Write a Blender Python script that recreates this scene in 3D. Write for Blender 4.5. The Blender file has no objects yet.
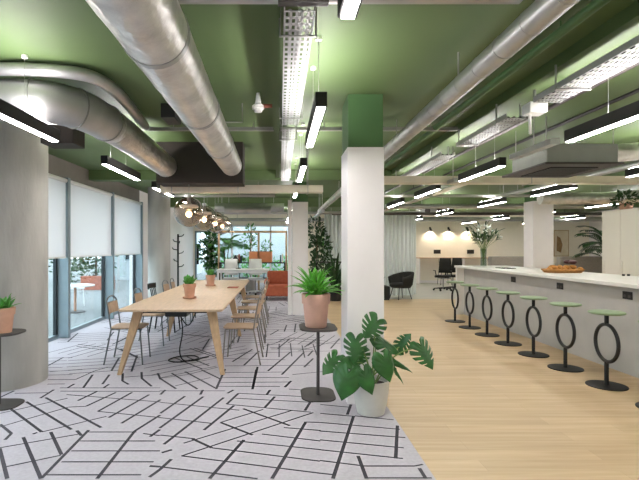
import bpy, bmesh, math, random
from mathutils import Vector, Matrix
PI = math.pi
random.seed(7)
scene = bpy.context.scene
COL = scene.collection

# ------------------------------------------------------------------ materials
def lin(c):
    if isinstance(c, str):
        c = tuple(int(c[i:i+2], 16) / 255 for i in (0, 2, 4))
    return tuple(v / 12.92 if v <= .04045 else ((v + .055) / 1.055) ** 2.4 for v in c) + (1,)

def mat(name, color, rough=.6, metal=0., var=0., vscale=8., bump=0., bscale=60., stretch=(1, 1, 1), spec=.5, color2=None, trans=0.):
    m = bpy.data.materials.new(name); m.use_nodes = True
    nt = m.node_tree; b = nt.nodes['Principled BSDF']
    c = lin(color)
    b.inputs['Base Color'].default_value = c
    b.inputs['Roughness'].default_value = rough
    b.inputs['Metallic'].default_value = metal
    b.inputs['Specular IOR Level'].default_value = spec
    tc = nt.nodes.new('ShaderNodeTexCoord')
    mp = nt.nodes.new('ShaderNodeMapping'); mp.inputs['Scale'].default_value = stretch
    nt.links.new(tc.outputs['Object'], mp.inputs['Vector'])
    if var > 0 or color2:
        n = nt.nodes.new('ShaderNodeTexNoise'); n.inputs['Scale'].default_value = vscale; n.inputs['Detail'].default_value = 5
        nt.links.new(mp.outputs['Vector'], n.inputs['Vector'])
        r = nt.nodes.new('ShaderNodeValToRGB')
        r.color_ramp.elements[0].position = .3; r.color_ramp.elements[1].position = .7
        if color2:
            r.color_ramp.elements[0].color = c; r.color_ramp.elements[1].color = lin(color2)
        else:
            r.color_ramp.elements[0].color = tuple(v * (1 - var) for v in c[:3]) + (1,)
            r.color_ramp.elements[1].color = tuple(min(1, v * (1 + var)) for v in c[:3]) + (1,)
        nt.links.new(n.outputs['Fac'], r.inputs['Fac']); nt.links.new(r.outputs['Color'], b.inputs['Base Color'])
    if bump > 0:
        n2 = nt.nodes.new('ShaderNodeTexNoise'); n2.inputs['Scale'].default_value = bscale; n2.inputs['Detail'].default_value = 4
        nt.links.new(mp.outputs['Vector'], n2.inputs['Vector'])
        bp = nt.nodes.new('ShaderNodeBump'); bp.inputs['Strength'].default_value = bump; bp.inputs['Distance'].default_value = .01
        nt.links.new(n2.outputs['Fac'], bp.inputs['Height']); nt.links.new(bp.outputs['Normal'], b.inputs['Normal'])
    return m

def emit(name, color, strength):
    m = bpy.data.materials.new(name); m.use_nodes = True
    b = m.node_tree.nodes['Principled BSDF']
    b.inputs['Base Color'].default_value = lin(color)
    b.inputs['Emission Color'].default_value = lin(color)
    b.inputs['Emission Strength'].default_value = strength
    return m

def glass(name, tint, gloss=.12, rough=.02, power=3.5):
    m = bpy.data.materials.new(name); m.use_nodes = True
    nt = m.node_tree; nt.nodes.remove(nt.nodes['Principled BSDF'])
    out = nt.nodes['Material Output']
    t = nt.nodes.new('ShaderNodeBsdfTransparent'); t.inputs['Color'].default_value = lin(tint)
    g = nt.nodes.new('ShaderNodeBsdfGlossy'); g.inputs['Roughness'].default_value = rough
    lw = nt.nodes.new('ShaderNodeLayerWeight'); lw.inputs['Blend'].default_value = .5
    pw = nt.nodes.new('ShaderNodeMath'); pw.operation = 'POWER'; pw.inputs[1].default_value = power
    nt.links.new(lw.outputs['Facing'], pw.inputs[0])
    f = nt.nodes.new('ShaderNodeMath'); f.operation = 'MULTIPLY_ADD'; f.inputs[1].default_value = gloss; f.inputs[2].default_value = .03
    nt.links.new(pw.outputs[0], f.inputs[0])
    mx = nt.nodes.new('ShaderNodeMixShader')
    nt.links.new(f.outputs[0], mx.inputs['Fac'])
    nt.links.new(t.outputs['BSDF'], mx.inputs[1]); nt.links.new(g.outputs['BSDF'], mx.inputs[2])
    nt.links.new(mx.outputs['Shader'], out.inputs['Surface'])
    return m

def fabric_translucent(name, color, amount=.4):
    m = bpy.data.materials.new(name); m.use_nodes = True
    nt = m.node_tree; nt.nodes.remove(nt.nodes['Principled BSDF'])
    out = nt.nodes['Material Output']
    d = nt.nodes.new('ShaderNodeBsdfDiffuse'); d.inputs['Color'].default_value = lin(color)
    t = nt.nodes.new('ShaderNodeBsdfTranslucent'); t.inputs['Color'].default_value = lin(color)
    mx = nt.nodes.new('ShaderNodeMixShader'); mx.inputs['Fac'].default_value = amount
    nt.links.new(d.outputs['BSDF'], mx.inputs[1]); nt.links.new(t.outputs['BSDF'], mx.inputs[2])
    nt.links.new(mx.outputs['Shader'], out.inputs['Surface'])
    return m

def wood_floor():
    m = bpy.data.materials.new('oak_planks'); m.use_nodes = True
    nt = m.node_tree; b = nt.nodes['Principled BSDF']; L = nt.links.new
    b.inputs['Roughness'].default_value = .42
    tc = nt.nodes.new('ShaderNodeTexCoord')
    br = nt.nodes.new('ShaderNodeTexBrick')
    br.offset = .37; br.inputs['Scale'].default_value = 1.0
    br.inputs['Brick Width'].default_value = 1.35; br.inputs['Row Height'].default_value = .16
    br.inputs['Mortar Size'].default_value = .0012; br.inputs['Mortar Smooth'].default_value = .2
    br.inputs['Color1'].default_value = lin('d5be9e'); br.inputs['Color2'].default_value = lin('c8b08f')
    br.inputs['Mortar'].default_value = lin('b39a78')
    L(tc.outputs['Object'], br.inputs['Vector'])
    mp = nt.nodes.new('ShaderNodeMapping'); mp.inputs['Scale'].default_value = (.55, 9, 1)
    L(tc.outputs['Object'], mp.inputs['Vector'])
    n = nt.nodes.new('ShaderNodeTexNoise'); n.inputs['Scale'].default_value = 2.2; n.inputs['Detail'].default_value = 6; n.inputs['Distortion'].default_value = .6
    L(mp.outputs['Vector'], n.inputs['Vector'])
    r = nt.nodes.new('ShaderNodeValToRGB')
    r.color_ramp.elements[0].position = .3; r.color_ramp.elements[1].position = .72
    r.color_ramp.elements[0].color = lin('d6c09f'); r.color_ramp.elements[1].color = lin('f6ecdb')
    L(n.outputs['Fac'], r.inputs['Fac'])
    mx = nt.nodes.new('ShaderNodeMix'); mx.data_type = 'RGBA'; mx.blend_type = 'MULTIPLY'; mx.inputs['Factor'].default_value = .8
    L(br.outputs['Color'], mx.inputs['A']); L(r.outputs['Color'], mx.inputs['B'])
    g = nt.nodes.new('ShaderNodeGamma'); g.inputs['Gamma'].default_value = .88
    L(mx.outputs['Result'], g.inputs['Color']); L(g.outputs['Color'], b.inputs['Base Color'])
    return m

M = {}
M['wood_floor'] = wood_floor()

M['carpet'] = mat('carpet_pale', 'bfbac3', .95, var=.05, vscale=40, bump=.3, bscale=300, spec=.1)
M['carpet_line'] = mat('carpet_charcoal_line', '56545b', .95, var=.12, vscale=60, spec=.1)
M['vinyl'] = mat('pale_grey_floor', 'b9b4ac', .6, var=.06, vscale=3)
M['ceil'] = mat('green_ceiling_paint', '50643a', .62, var=.05, vscale=1.4)
M['green'] = mat('dark_green_paint', '44673c', .6, var=.04, vscale=3)
M['unit_grey'] = mat('unit_grey_steel', '8b8c88', .45, .4, var=.06)
M['band'] = mat('brown_grey_lintel', '757069', .8, var=.1, vscale=3, bump=.15)
M['wall_cream'] = mat('cream_wall_paint', 'efe7d8', .6, var=.015)
M['white'] = mat('white_wall_paint', 'ebe6e6', .6, var=.015, vscale=5)
M['cream'] = mat('cream_lacquer', 'e4dccf', .45, var=.015, vscale=5)
M['duct_cream'] = mat('cream_duct_paint', 'd3c9b6', .5, var=.06, vscale=6)
M['concrete'] = mat('cast_concrete', 'aaa8a3', .8, var=.17, vscale=3.5, stretch=(1,1,.3), bump=.25, bscale=35)
M['plaster'] = mat('grey_plaster_counter', 'b0ada9', .7, var=.04, vscale=5, bump=.08)
M['stone'] = mat('white_counter_stone', 'dedad4', .35, var=.03, vscale=9)
M['foil'] = mat('galvanised_foil', 'd6d3cf', .28, .75, var=.2, vscale=7, bump=1., bscale=11)
M['galv'] = mat('galvanised_steel', 'b2b2b1', .38, .75, var=.12, vscale=5, bump=.1, bscale=30)
M['tray'] = mat('white_galvanised_tray', 'b9b9b9', .5, .4, var=.05, vscale=12)
M['black'] = mat('matt_black_metal', '1b1a1a', .5, .2, var=.1, vscale=20)
M['darkbox'] = mat('dark_brown_board', '2e2722', .75, var=.12, vscale=5)
M['charcoal'] = mat('charcoal_metal', '4a4544', .55, .3, var=.08, vscale=10)
M['cable'] = mat('cable_black', '151515', .6)
M['wire'] = mat('steel_wire', 'a6a6a2', .4, .7)
M['alu'] = mat('blue_grey_aluminium', '85949b', .45, .35, var=.05, vscale=6)
M['alu_dark'] = mat('dark_window_gasket', '32383b', .5, .3)
M['blind'] = fabric_translucent('roller_blind_fabric', 'f0eff0', .45)
M['curtain'] = fabric_translucent('sheer_curtain_fabric', 'd9dddc', .3)
M['glass'] = glass('window_glass', 'f1f7f7', .45)
M['globe'] = glass('smoked_globe_glass', 'e3d9d0', .85, .03, 1.9)
M['vase_glass'] = glass('vase_glass', 'e6eeea', .6)
M['lamp'] = emit('lamp_diffuser', 'fffaf8', 30)
M['lamp_up'] = emit('lamp_uplight', 'fffaf8', 44)
M['warm'] = emit('warm_bulb', 'ffd9a6', 8)
M['sconce'] = emit('sconce_bulb', 'ffe7c4', 22)
M['tabletop'] = mat('oak_tabletop', 'ccaf92', .42, var=.1, vscale=5, stretch=(7, .8, 7))
M['leg_wood'] = mat('oak_leg', 'bb9b78', .5, var=.12, vscale=9, stretch=(5, 5, .8))
M['chair_wood'] = mat('ash_chair_wood', 'b0947a', .5, var=.12, vscale=9, stretch=(1, 6, 1))
M['chair_metal'] = mat('taupe_tube', '8d8681', .42, .5)
M['chair_metal_backlit'] = mat('backlit_tube', '6e7274', .42, .5)  # tube colour darkened to stand in for backlight on the window-side chairs
M['terracotta'] = mat('terracotta', 'c3967e', .8, var=.08, vscale=14, bump=.1)
M['terracotta_pink'] = mat('terracotta_pink', 'cfa391', .8, var=.06, vscale=14, bump=.1)
M['terracotta_box'] = mat('terracotta_planter', 'dd8f63', .75, var=.06, vscale=8)
M['rust'] = mat('rust_upholstery', 'a4553a', .9, var=.1, vscale=14, bump=.15)
M['soil'] = mat('potting_soil', '2c2119', .95, var=.3, vscale=60, bump=.5)
M['pot_grey'] = mat('pale_grey_pot', 'c9c7c0', .55, var=.04, vscale=8)
M['leaf'] = mat('leaf_deep_green', '275c24', .3, var=.3, vscale=12)
M['leaf_mid'] = mat('leaf_mid_green', '4c8f38', .45, var=.3, vscale=14)
M['leaf_bright'] = mat('leaf_bright_green', '62ae3c', .45, var=.3, vscale=14)
M['leaf_dark'] = mat('leaf_dark_green', '2b4a26', .5, var=.35, vscale=9)
M['stem'] = mat('plant_stem', '6e8a4a', .6, var=.1)
M['bark'] = mat('bark_brown', '5b4632', .9, var=.25, vscale=14, bump=.4)
M['seat_green'] = mat('sage_green_seat', '879a78', .55, var=.04, vscale=10)
M['petal'] = mat('white_petal', 'eef0ea', .6, var=.04)
M['wicker'] = mat('woven_tray', 'b07b3f', .7, var=.25, vscale=30, bump=.4, bscale=90)
M['bread'] = mat('bread_crust', 'c08a48', .75, var=.3, vscale=18, bump=.3)
M['plum'] = mat('dark_fruit', '4a2a2c', .4, var=.2, vscale=14)
M['grey_fabric'] = mat('grey_upholstery', '98928a', .92, var=.08, vscale=24, bump=.15)
M['black_fabric'] = mat('black_upholstery', '24231f', .85, var=.12, vscale=24, bump=.15)
M['desk_white'] = mat('white_desk_laminate', 'dfe0df', .45, var=.02)
M['plastic_white'] = mat('white_plastic', 'e2e2e0', .4)
M['frame_wood'] = mat('pale_timber_frame', 'b99a73', .55, var=.1, vscale=8)
M['art'] = mat('art_paper', 'd9c8a8', .8, color2='e9dfcc', vscale=3)
M['art_mark'] = mat('art_brown_wash', '9c7a55', .8, var=.2, vscale=5)
M['red_pipe'] = mat('red_brown_pipe', '7a4030', .5, var=.08)
M['paving'] = mat('pale_paving', '7e8182', .85, var=.06, vscale=3)
M['brick'] = mat('red_brown_brick', 'a1614e', .85, var=.2, vscale=12)
M['facade'] = mat('white_render_wall', 'b6bcc0', .8, var=.03)
M['screen_black'] = mat('black_screen', '101214', .25)
M['book_a'] = mat('book_red', '9b4a35', .7); M['book_b'] = mat('book_navy', '2f3b4a', .7); M['book_c'] = mat('book_cream', 'd8cdb8', .7)

for n_ in M['foil'].node_tree.nodes:
    if n_.type == 'BUMP': n_.inputs['Distance'].default_value = .018
# ------------------------------------------------------------------ mesh builder
class MB:
    def __init__(self): self.v = []; self.f = []; self.mi = []
    def add(self, vs, fs, mi=0):
        n = len(self.v); self.v += [tuple(p) for p in vs]
        self.f += [tuple(n + i for i in f) for f in fs]; self.mi += [mi] * len(fs); return self
    def box(self, x0, x1, y0, y1, z0, z1, mi=0):
        return self.add([(x0,y0,z0),(x1,y0,z0),(x1,y1,z0),(x0,y1,z0),(x0,y0,z1),(x1,y0,z1),(x1,y1,z1),(x0,y1,z1)],
                 [(0,3,2,1),(4,5,6,7),(0,1,5,4),(1,2,6,5),(2,3,7,6),(3,0,4,7)], mi)
    def obox(self, c, s, mx=None, mi=0):
        mx = mx or Matrix()
        c = Vector(c); vs = []
        for sz in (-.5, .5):
            for sx, sy in ((-.5,-.5),(.5,-.5),(.5,.5),(-.5,.5)):
                vs.append(c + mx.to_3x3() @ Vector((sx*s[0], sy*s[1], sz*s[2])))
        return self.add(vs, [(0,3,2,1),(4,5,6,7),(0,1,5,4),(1,2,6,5),(2,3,7,6),(3,0,4,7)], mi)
    def tube(self, pts, r, n=10, cap=True, closed=False, mi=0):
        pts = [Vector(p) for p in pts]; k = len(pts)
        rs = r if isinstance(r, (list, tuple)) else [r] * k
        tans = []
        for i in range(k):
            if closed: t = pts[(i+1) % k] - pts[(i-1) % k]
            else: t = pts[min(i+1, k-1)] - pts[max(i-1, 0)]
            tans.append(t.normalized() if t.length > 1e-9 else Vector((0,0,1)))
        up = Vector((0,0,1)) if abs(tans[0].z) < .9 else Vector((1,0,0))
        u = tans[0].cross(up).normalized(); vs = []; fs = []
        for i in range(k):
            u = (u - tans[i] * u.dot(tans[i]))
            u = u.normalized() if u.length > 1e-6 else tans[i].orthogonal().normalized()
            w = tans[i].cross(u)
            for j in range(n):
                a = 2*PI*j/n
                vs.append(pts[i] + (u*math.cos(a) + w*math.sin(a)) * rs[i])
        for i in range(k if closed else k-1):
            a, b = i*n, ((i+1) % k)*n
            for j in range(n):
                fs.append((a+j, a+(j+1)%n, b+(j+1)%n, b+j))
        if cap and not closed:
            fs.append(tuple(range(n-1, -1, -1))); fs.append(tuple((k-1)*n + j for j in range(n)))
        return self.add(vs, fs, mi)
    def lathe(self, prof, n=28, c=(0,0,0), mi=0, closed=False):
        vs = []; fs = []; k = len(prof)
        for r, z in prof:
            for j in range(n):
                a = 2*PI*j/n; vs.append((c[0]+r*math.cos(a), c[1]+r*math.sin(a), c[2]+z))
        for i in range(k-1):
            for j in range(n):
                fs.append((i*n+j, i*n+(j+1)%n, (i+1)*n+(j+1)%n, (i+1)*n+j))
        if prof[0][0] > 1e-6: fs.append(tuple(range(n-1, -1, -1)))
        if prof[-1][0] > 1e-6: fs.append(tuple((k-1)*n+j for j in range(n)))
        return self.add(vs, fs, mi)
    def sphere(self, c, r, n=16, mi=0, sc=(1,1,1)):
        k = n//2; vs = []; fs = []
        for i in range(k+1):
            t = PI*i/k
            for j in range(n):
                a = 2*PI*j/n
                vs.append((c[0]+r*sc[0]*math.sin(t)*math.cos(a), c[1]+r*sc[1]*math.sin(t)*math.sin(a), c[2]-r*sc[2]*math.cos(t)))
        for i in range(k):
            for j in range(n): fs.append((i*n+j, i*n+(j+1)%n, (i+1)*n+(j+1)%n, (i+1)*n+j))
        return self.add(vs, fs, mi)
    def prism(self, outline, z0, z1, mi=0):
        n = len(outline)
        return self.add([(x,y,z0) for x,y in outline]+[(x,y,z1) for x,y in outline],
            [tuple(range(n-1,-1,-1)), tuple(range(n,2*n))]+[(i,(i+1)%n,n+(i+1)%n,n+i) for i in range(n)], mi)
    def build(self, name, m, parent=None, bevel=0, kind=None, sharp=40, solid=0):
        me = bpy.data.meshes.new(name); me.from_pydata(self.v, [], self.f)
        for x in (m if isinstance(m, (list, tuple)) else [m]): me.materials.append(x)
        me.polygons.foreach_set('material_index', self.mi)
        bm = bmesh.new(); bm.from_mesh(me)
        bmesh.ops.remove_doubles(bm, verts=bm.verts, dist=1e-6)
        if not solid: bmesh.ops.recalc_face_normals(bm, faces=bm.faces)
        bm.to_mesh(me); bm.free()
        me.shade_smooth(); me.set_sharp_from_angle(angle=math.radians(sharp))
        o = bpy.data.objects.new(name, me); COL.objects.link(o)
        if bevel:
            b = o.modifiers.new('bevel', 'BEVEL'); b.width = bevel; b.segments = 2; b.limit_method = 'ANGLE'; b.angle_limit = math.radians(50)
        if solid:
            s = o.modifiers.new('solid', 'SOLIDIFY'); s.thickness = solid; s.offset = 0
        if parent: o.parent = parent
        if kind: o['kind'] = kind
        return o

def rrect(cx, cy, w, d, r, n=6):
    out = []
    for sx, sy, a0 in ((1,1,0),(-1,1,90),(-1,-1,180),(1,-1,270)):
        for i in range(n+1):
            a = math.radians(a0 + 90*i/n)
            out.append((cx+sx*(w/2-r)+r*math.cos(a), cy+sy*(d/2-r)+r*math.sin(a)))
    return out

def tag(o, label, cat, group=None, kind=None):
    o['label'] = label; o['category'] = cat
    if group: o['group'] = group
    if kind: o['kind'] = kind
    return o
def thing(name, loc, rz=0, label=None, cat=None, group=None):
    o = bpy.data.objects.new(name, None); COL.objects.link(o)
    o.empty_display_size = .1
    o.location = loc; o.rotation_euler = (0,0,rz)
    if label: tag(o, label, cat, group)
    return o
def copy_tree(root, loc, rz=None, label=None, group=None):
    r = root.copy(); COL.objects.link(r); r.location = loc
    if rz is not None: r.rotation_euler = (0,0,rz)
    if label: r['label'] = label
    if group: r['group'] = group
    def rec(src, dst):
        for ch in list(src.children):
            if ch.name == dst.name: continue
            c = ch.copy(); COL.objects.link(c); c.parent = dst; rec(ch, c)
    rec(root, r)
    return r
def struct(name, mb, m, **k):
    return mb.build(name, m, kind='structure', **k)
ORD = ['first','second','third','fourth','fifth','sixth','seventh','eighth','ninth','tenth','eleventh']
def smoothpath(pts, per=6):
    P = [Vector(p) for p in pts]; P = [2*P[0]-P[1]] + P + [2*P[-1]-P[-2]]; out = []
    for i in range(1, len(P)-2):
        for k in range(per):
            t = k/per; a, b, c, d = P[i-1:i+3]
            out.append(.5*((2*b)+(c-a)*t+(2*a-5*b+4*c-d)*t*t+(3*b-a-3*c+d)*t**3))
    out.append(P[-2]); return out
CARPET_THICK = [(-2.45,4.24,-1.86,3.67), (-2.37,4.39,-1.65,3.72), (-2.25,4.51,-1.43,3.76), (-2.28,3.83,-2.08,3.64), (-2.08,3.64,-2.06,3.52),
(-1.91,3.63,-1.89,3.66), (-1.79,3.67,-1.52,3.27), (-1.95,3.57,-1.49,2.93), (-2.01,3.37,-1.7,2.93), (-1.51,3.71,-1.49,2.94), (-1.6,3.7,-1.52,3.6),
(-1.14,3.69,-1.14,2.93), (-1.14,3.69,-1.03,4.04), (-0.99,3.58,-0.95,3.72), (-0.86,3.1,-0.79,3.09), (-0.82,2.95,-0.78,3.05), (-2.02,4.83,-2.12,5.32),
(-1.87,4.95,-1.93,5.32), (-1.8,5.38,-1.7,5.07), (-1.7,5.07,-1.59,4.94), (-1.6,5.43,-1.52,5.17), (-1.52,5.17,-1.33,4.87), (-1.4,5.38,-1.3,5.12),
(-1.6,4.13,-1.47,4.67), (-1.45,3.98,-1.28,4.6), (-1.3,3.85,-1.13,4.45), (-1.9,4.42,-1.83,4.7), (-1.76,4.26,-1.63,4.67), (-2.29,4.49,-2.29,4.76),
(-2.18,4.81,-2.17,4.96), (-1.81,4.81,-1.8,4.95), (-2.69,4.51,-2.67,4.72), (-2.54,4.34,-2.51,4.45), (-0.49,3.87,-0.21,3.61), (-0.33,4.2,0.08,3.8),
(-0.66,3.54,-0.49,3.38), (-0.6,3.71,-0.42,4.28), (-0.85,3.44,-0.54,4.51), (-0.96,3.75,-0.74,4.54), (-1.04,4.08,-0.92,4.55), (-0.27,3.52,-0.44,2.93),
(0.21,3.87,-0.05,2.93), (-0.49,4.32,-0.41,4.64), (-0.14,4.22,-0.05,4.54), (0.22,4.15,0.28,4.37), (-0.52,4.64,-0.47,4.75), (-0.13,4.6,-0.1,4.75),
(-0.78,4.6,-0.78,4.75), (-1.17,4.6,-1.16,4.75), (-0.65,4.78,-0.65,5.56), (-0.28,4.81,-0.28,5.54), (0.05,4.85,0.12,5.07), (-1.24,5.38,-0.84,4.78),
(-1.1,5.45,-0.66,4.81), (-0.92,5.52,-0.65,5.14), (-1.32,5.17,-1.06,4.79), (-0.78,3.05,-0.74,3.2), (-0.83,3.3,-0.77,3.35), (0.65,4.31,0.58,4.05),
(0.63,4.02,0.33,2.93), (0.96,3.84,0.79,3.21), (0.54,3.25,0.54,2.93), (0.96,4.08,0.95,3.96), (0.95,3.44,0.98,3.28), (0.91,3.07,0.91,2.93),
(-1.09,6.61,-1.11,7.42), (-0.74,6.64,-0.72,7.52), (-0.6,5.92,-0.39,6.64), (-0.44,5.74,-0.29,6.53), (-0.28,4.77,-0.27,5.67), (-0.14,5.48,0.14,6.45),
(0.02,5.32,0.33,6.45), (0.35,6.77,0.58,7.42), (-0.03,6.69,0.16,7.42), (0.29,5.65,0.43,6.09), (0.37,6.23,0.46,6.56), (0.72,6.69,0.94,7.42),
(0.05,4.84,0.12,5.07), (-0.16,7.74,-0.02,8.2),]
CARPET_THIN = [(-2.25,3.77,-2.13,3.94), (-2.13,3.94,-1.91,4.24), (-1.91,4.24,-1.76,4.26), (-2.43,4.08,-2.03,4.49), (-1.86,3.67,-1.48,4.01),
(-2.02,3.38,-1.55,3.63), (-1.8,3.09,-1.52,3.26), (-1.5,3.67,-1.12,3.67), (-1.49,3.5,-0.93,3.5), (-1.48,3.33,-0.85,3.33), (-1.47,3.16,-0.85,3.16),
(-1.48,2.98,-0.88,2.98), (-1.06,3.64,-0.92,3.6), (-2.53,5.12,-2.23,5.12), (-2.23,5.12,-2.16,5.48), (-2.16,5.48,-2.07,5.65), (-2.26,4.82,-1.23,4.82),
(-2.2,4.71,-1.2,4.7), (-2.09,4.6,-1.11,4.38), (-1.6,4.13,-1.01,3.98), (-2.62,5.3,-2.35,5.32), (-2.67,5.45,-2.33,5.54), (-2.45,4.95,-2.27,4.96),
(-2.62,4.64,-2.3,4.66), (-1.72,5.22,-1.35,5.32), (-1.11,4.37,-0.36,4.16), (-1.02,3.98,-0.56,3.85), (-0.92,3.61,-0.64,3.54), (-0.71,3.46,0.1,4.15),
(-0.68,3.25,0.29,4.1), (-0.49,3.87,-0.15,4.18), (-0.68,3.25,0.26,3), (-0.79,3.09,-0.14,2.93), (-0.49,3.38,0.27,3.17), (-0.32,3.5,0.29,3.35),
(-0.14,3.63,0.3,3.5), (0.03,3.76,0.32,3.7), (0.2,3.88,0.33,3.87), (-0.49,4.32,0.27,4.11), (-0.43,4.49,0.31,4.37), (-0.41,4.64,0.29,4.53),
(-1.21,4.72,-0.55,4.72), (-0.66,4.87,0,4.87), (-0.65,5.01,0.11,5.03), (-0.66,5.2,0.1,5.2), (-0.65,5.41,0.06,5.43), (0.09,4.78,0.23,4.75),
(-1.32,5.17,-1.05,5.32), (-1.05,5.32,-0.75,5.65), (-1.09,4.89,-0.77,5.2), (0.37,4.31,0.62,4.24), (0.35,4.08,0.63,4.01), (0.64,4.02,0.98,3.92),
(0.33,3.87,0.97,3.72), (0.31,3.69,0.96,3.56), (0.3,3.52,0.89,3.38), (0.28,3.35,0.84,3.21), (0.27,3.18,0.56,3.1), (0.56,3.1,0.89,3.1),
(0.89,3.1,0.99,3.14), (0.26,3,0.35,2.98), (0.53,2.94,0.97,2.94), (-0.33,6.95,0.9,7.04), (-0.54,6.38,0.7,6.53), (-0.74,6.09,0.07,6.02),
(-0.27,6.77,0.24,7.52), (0.25,6.53,0.94,7.32), (0.14,5.32,0.71,5.53), (-0.67,5.71,0.37,5.74), (-0.13,8.2,0.87,8.15), (-0.23,7.32,0.65,7.52),]
# ------------------------------------------------------------------ room shell
H = 2.86; XL = -3.5; XR = 12.5; YB = 19.0; YF = -3.4
struct('floor', MB().box(.97, XR, YF, 13.1, -.1, 0), M['wood_floor'])
struct('floor_vinyl', MB().box(.97, XR, 13.1, YB, -.1, 0), M['vinyl'])
cp = MB().box(XL, .97, YF, YB, -.1, .004)
def strip(x0, y0, x1, y1, w):
    if max(x0, x1) > .95:
        if min(x0, x1) > .95: return
        if x1 < x0: x0, y0, x1, y1 = x1, y1, x0, y0
        t = (.95-x0)/(x1-x0); x1, y1 = .95, y0+(y1-y0)*t
    d = Vector((x1-x0, y1-y0, 0))
    if d.length < .01: return
    d.normalize(); n = Vector((-d.y, d.x, 0))*w/2
    a, b = Vector((x0,y0,.0056)), Vector((x1,y1,.0056))
    cp.add([a-n, b-n, b+n, a+n], [(0,1,2,3)], 1)
for s in CARPET_THICK: strip(*s, .025)
for s in CARPET_THIN: strip(*s, .0165)
# patches of broken plank lines over the rest of the carpet
rc = random.Random(11)
def patch(cx, cy, size, ang):
    ca, sa = math.cos(ang), math.sin(ang)
    def P(u, v): return cx+u*ca-v*sa, cy+u*sa+v*ca
    k = 5
    for i in range(k):
        v = (-.5+(i+.5)/k)*size
        a, b = P(-size*(.5+rc.uniform(-.1,.12)), v), P(size*(.5+rc.uniform(-.1,.12)), v)
        strip(*a, *b, .0165)
    for i in range(2):
        u = rc.uniform(-.4, .4)*size
        a, b = P(u, -size*rc.uniform(.3,.52)), P(u+.05, size*rc.uniform(.3,.52))
        strip(*a, *b, .025)
rows = [(y, -3.1 + (.45 if i % 2 else 0)) for i, y in enumerate([5.75 + .86*i for i in range(15)])]
for y, xs in rows:
    x = xs
    while x < .9:
        if y > 5.9 or (x > -3.2 and x < -1.0):
            if not (y < 6.3 and x > -.9):
                patch(x+rc.uniform(-.12,.12), y+rc.uniform(-.1,.1), .84, rc.choice([0, .28, -.3, .75, -.72, 1.2, PI/2, .1]))
        x += .9
for y in (2.2, 1.3, .4, -.5, -1.4):
    for x in (-3.0, -2.1, -1.2, -.3, .55):
        patch(x, y, .84, rc.choice([0, .28, -.3, .75, -.72, 1.2]))
cp.build('floor_carpet', [M['carpet'], M['carpet_line']], kind='structure')
struct('ceiling', MB().box(XL-.1, XR, YF, YB, H, H+.2), M['ceil'])
# walls
wl = MB().box(XL-.25, XL, YF, 11.7, 2.55, H)              # concrete band over the glazing
struct('wall_left', wl, M['band'])
struct('wall_left_far', MB().box(XL-.25, XL, 11.7, YB, 0, H), M['white'])
struct('wall_left_near', MB().box(XL-.25, XL, YF, -.5, 0, 2.55), M['white'])
struct('wall_right', MB().box(XR, XR+.2, YF, YB, 0, H), M['white'])
struct('wall_front', MB().box(XL, XR, YF-.2, YF, 0, H), M['white'])
wb = MB()
wb.box(XL-.25, -2.85, YB, YB+.2, 2.1, H); wb.box(XL-.25, -3.45, YB, YB+.2, 0, 2.1)
wb.box(-2.85, -2.75, YB, YB+.2, 0, H); wb.box(-2.75, .6, YB, YB+.2, 2.35, H); wb.box(-2.75, .6, YB, YB+.2, 0, .15)
wb.box(.6, XR, YB, YB+.2, 0, H)
struct('wall_back', wb, M['wall_cream'])
struct('baseboard_back', MB().box(.6, XR, YB-.02, YB, 0, .1), M['white'])
# door in the back wall
d = struct('door_1', MB().box(-3.45,-3.38,YB+.02,YB+.1,0,2.1).box(-2.92,-2.85,YB+.02,YB+.1,0,2.1).box(-3.38,-2.92,YB+.02,YB+.1,2.03,2.1).box(-3.38,-2.92,YB+.02,YB+.1,0,.12), M['alu'])
MB().box(-3.38,-2.92,YB+.05,YB+.06,.12,2.03).build('pane', M['glass'], d)
MB().box(-3.36,-3.28,YB-.04,YB+.02,.75,1.5).build('door_handle', M['black'], d)
# back window with white mullions
w = MB()
for x in (-2.75, -1.98, -1.2, -.42, .53): w.box(x, x+.07, YB+.02, YB+.14, .15, 2.35)
for z in (.15, 2.28): w.box(-2.75, .6, YB+.02, YB+.14, z, z+.07)
w = struct('window_9', w, M['white'])
for x in (-2.68, -1.91, -1.13, -.35): MB().box(x, x+.7 if x < -.4 else .53, YB+.07, YB+.08, .22, 2.28).build('pane', M['glass'], w)
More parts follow.
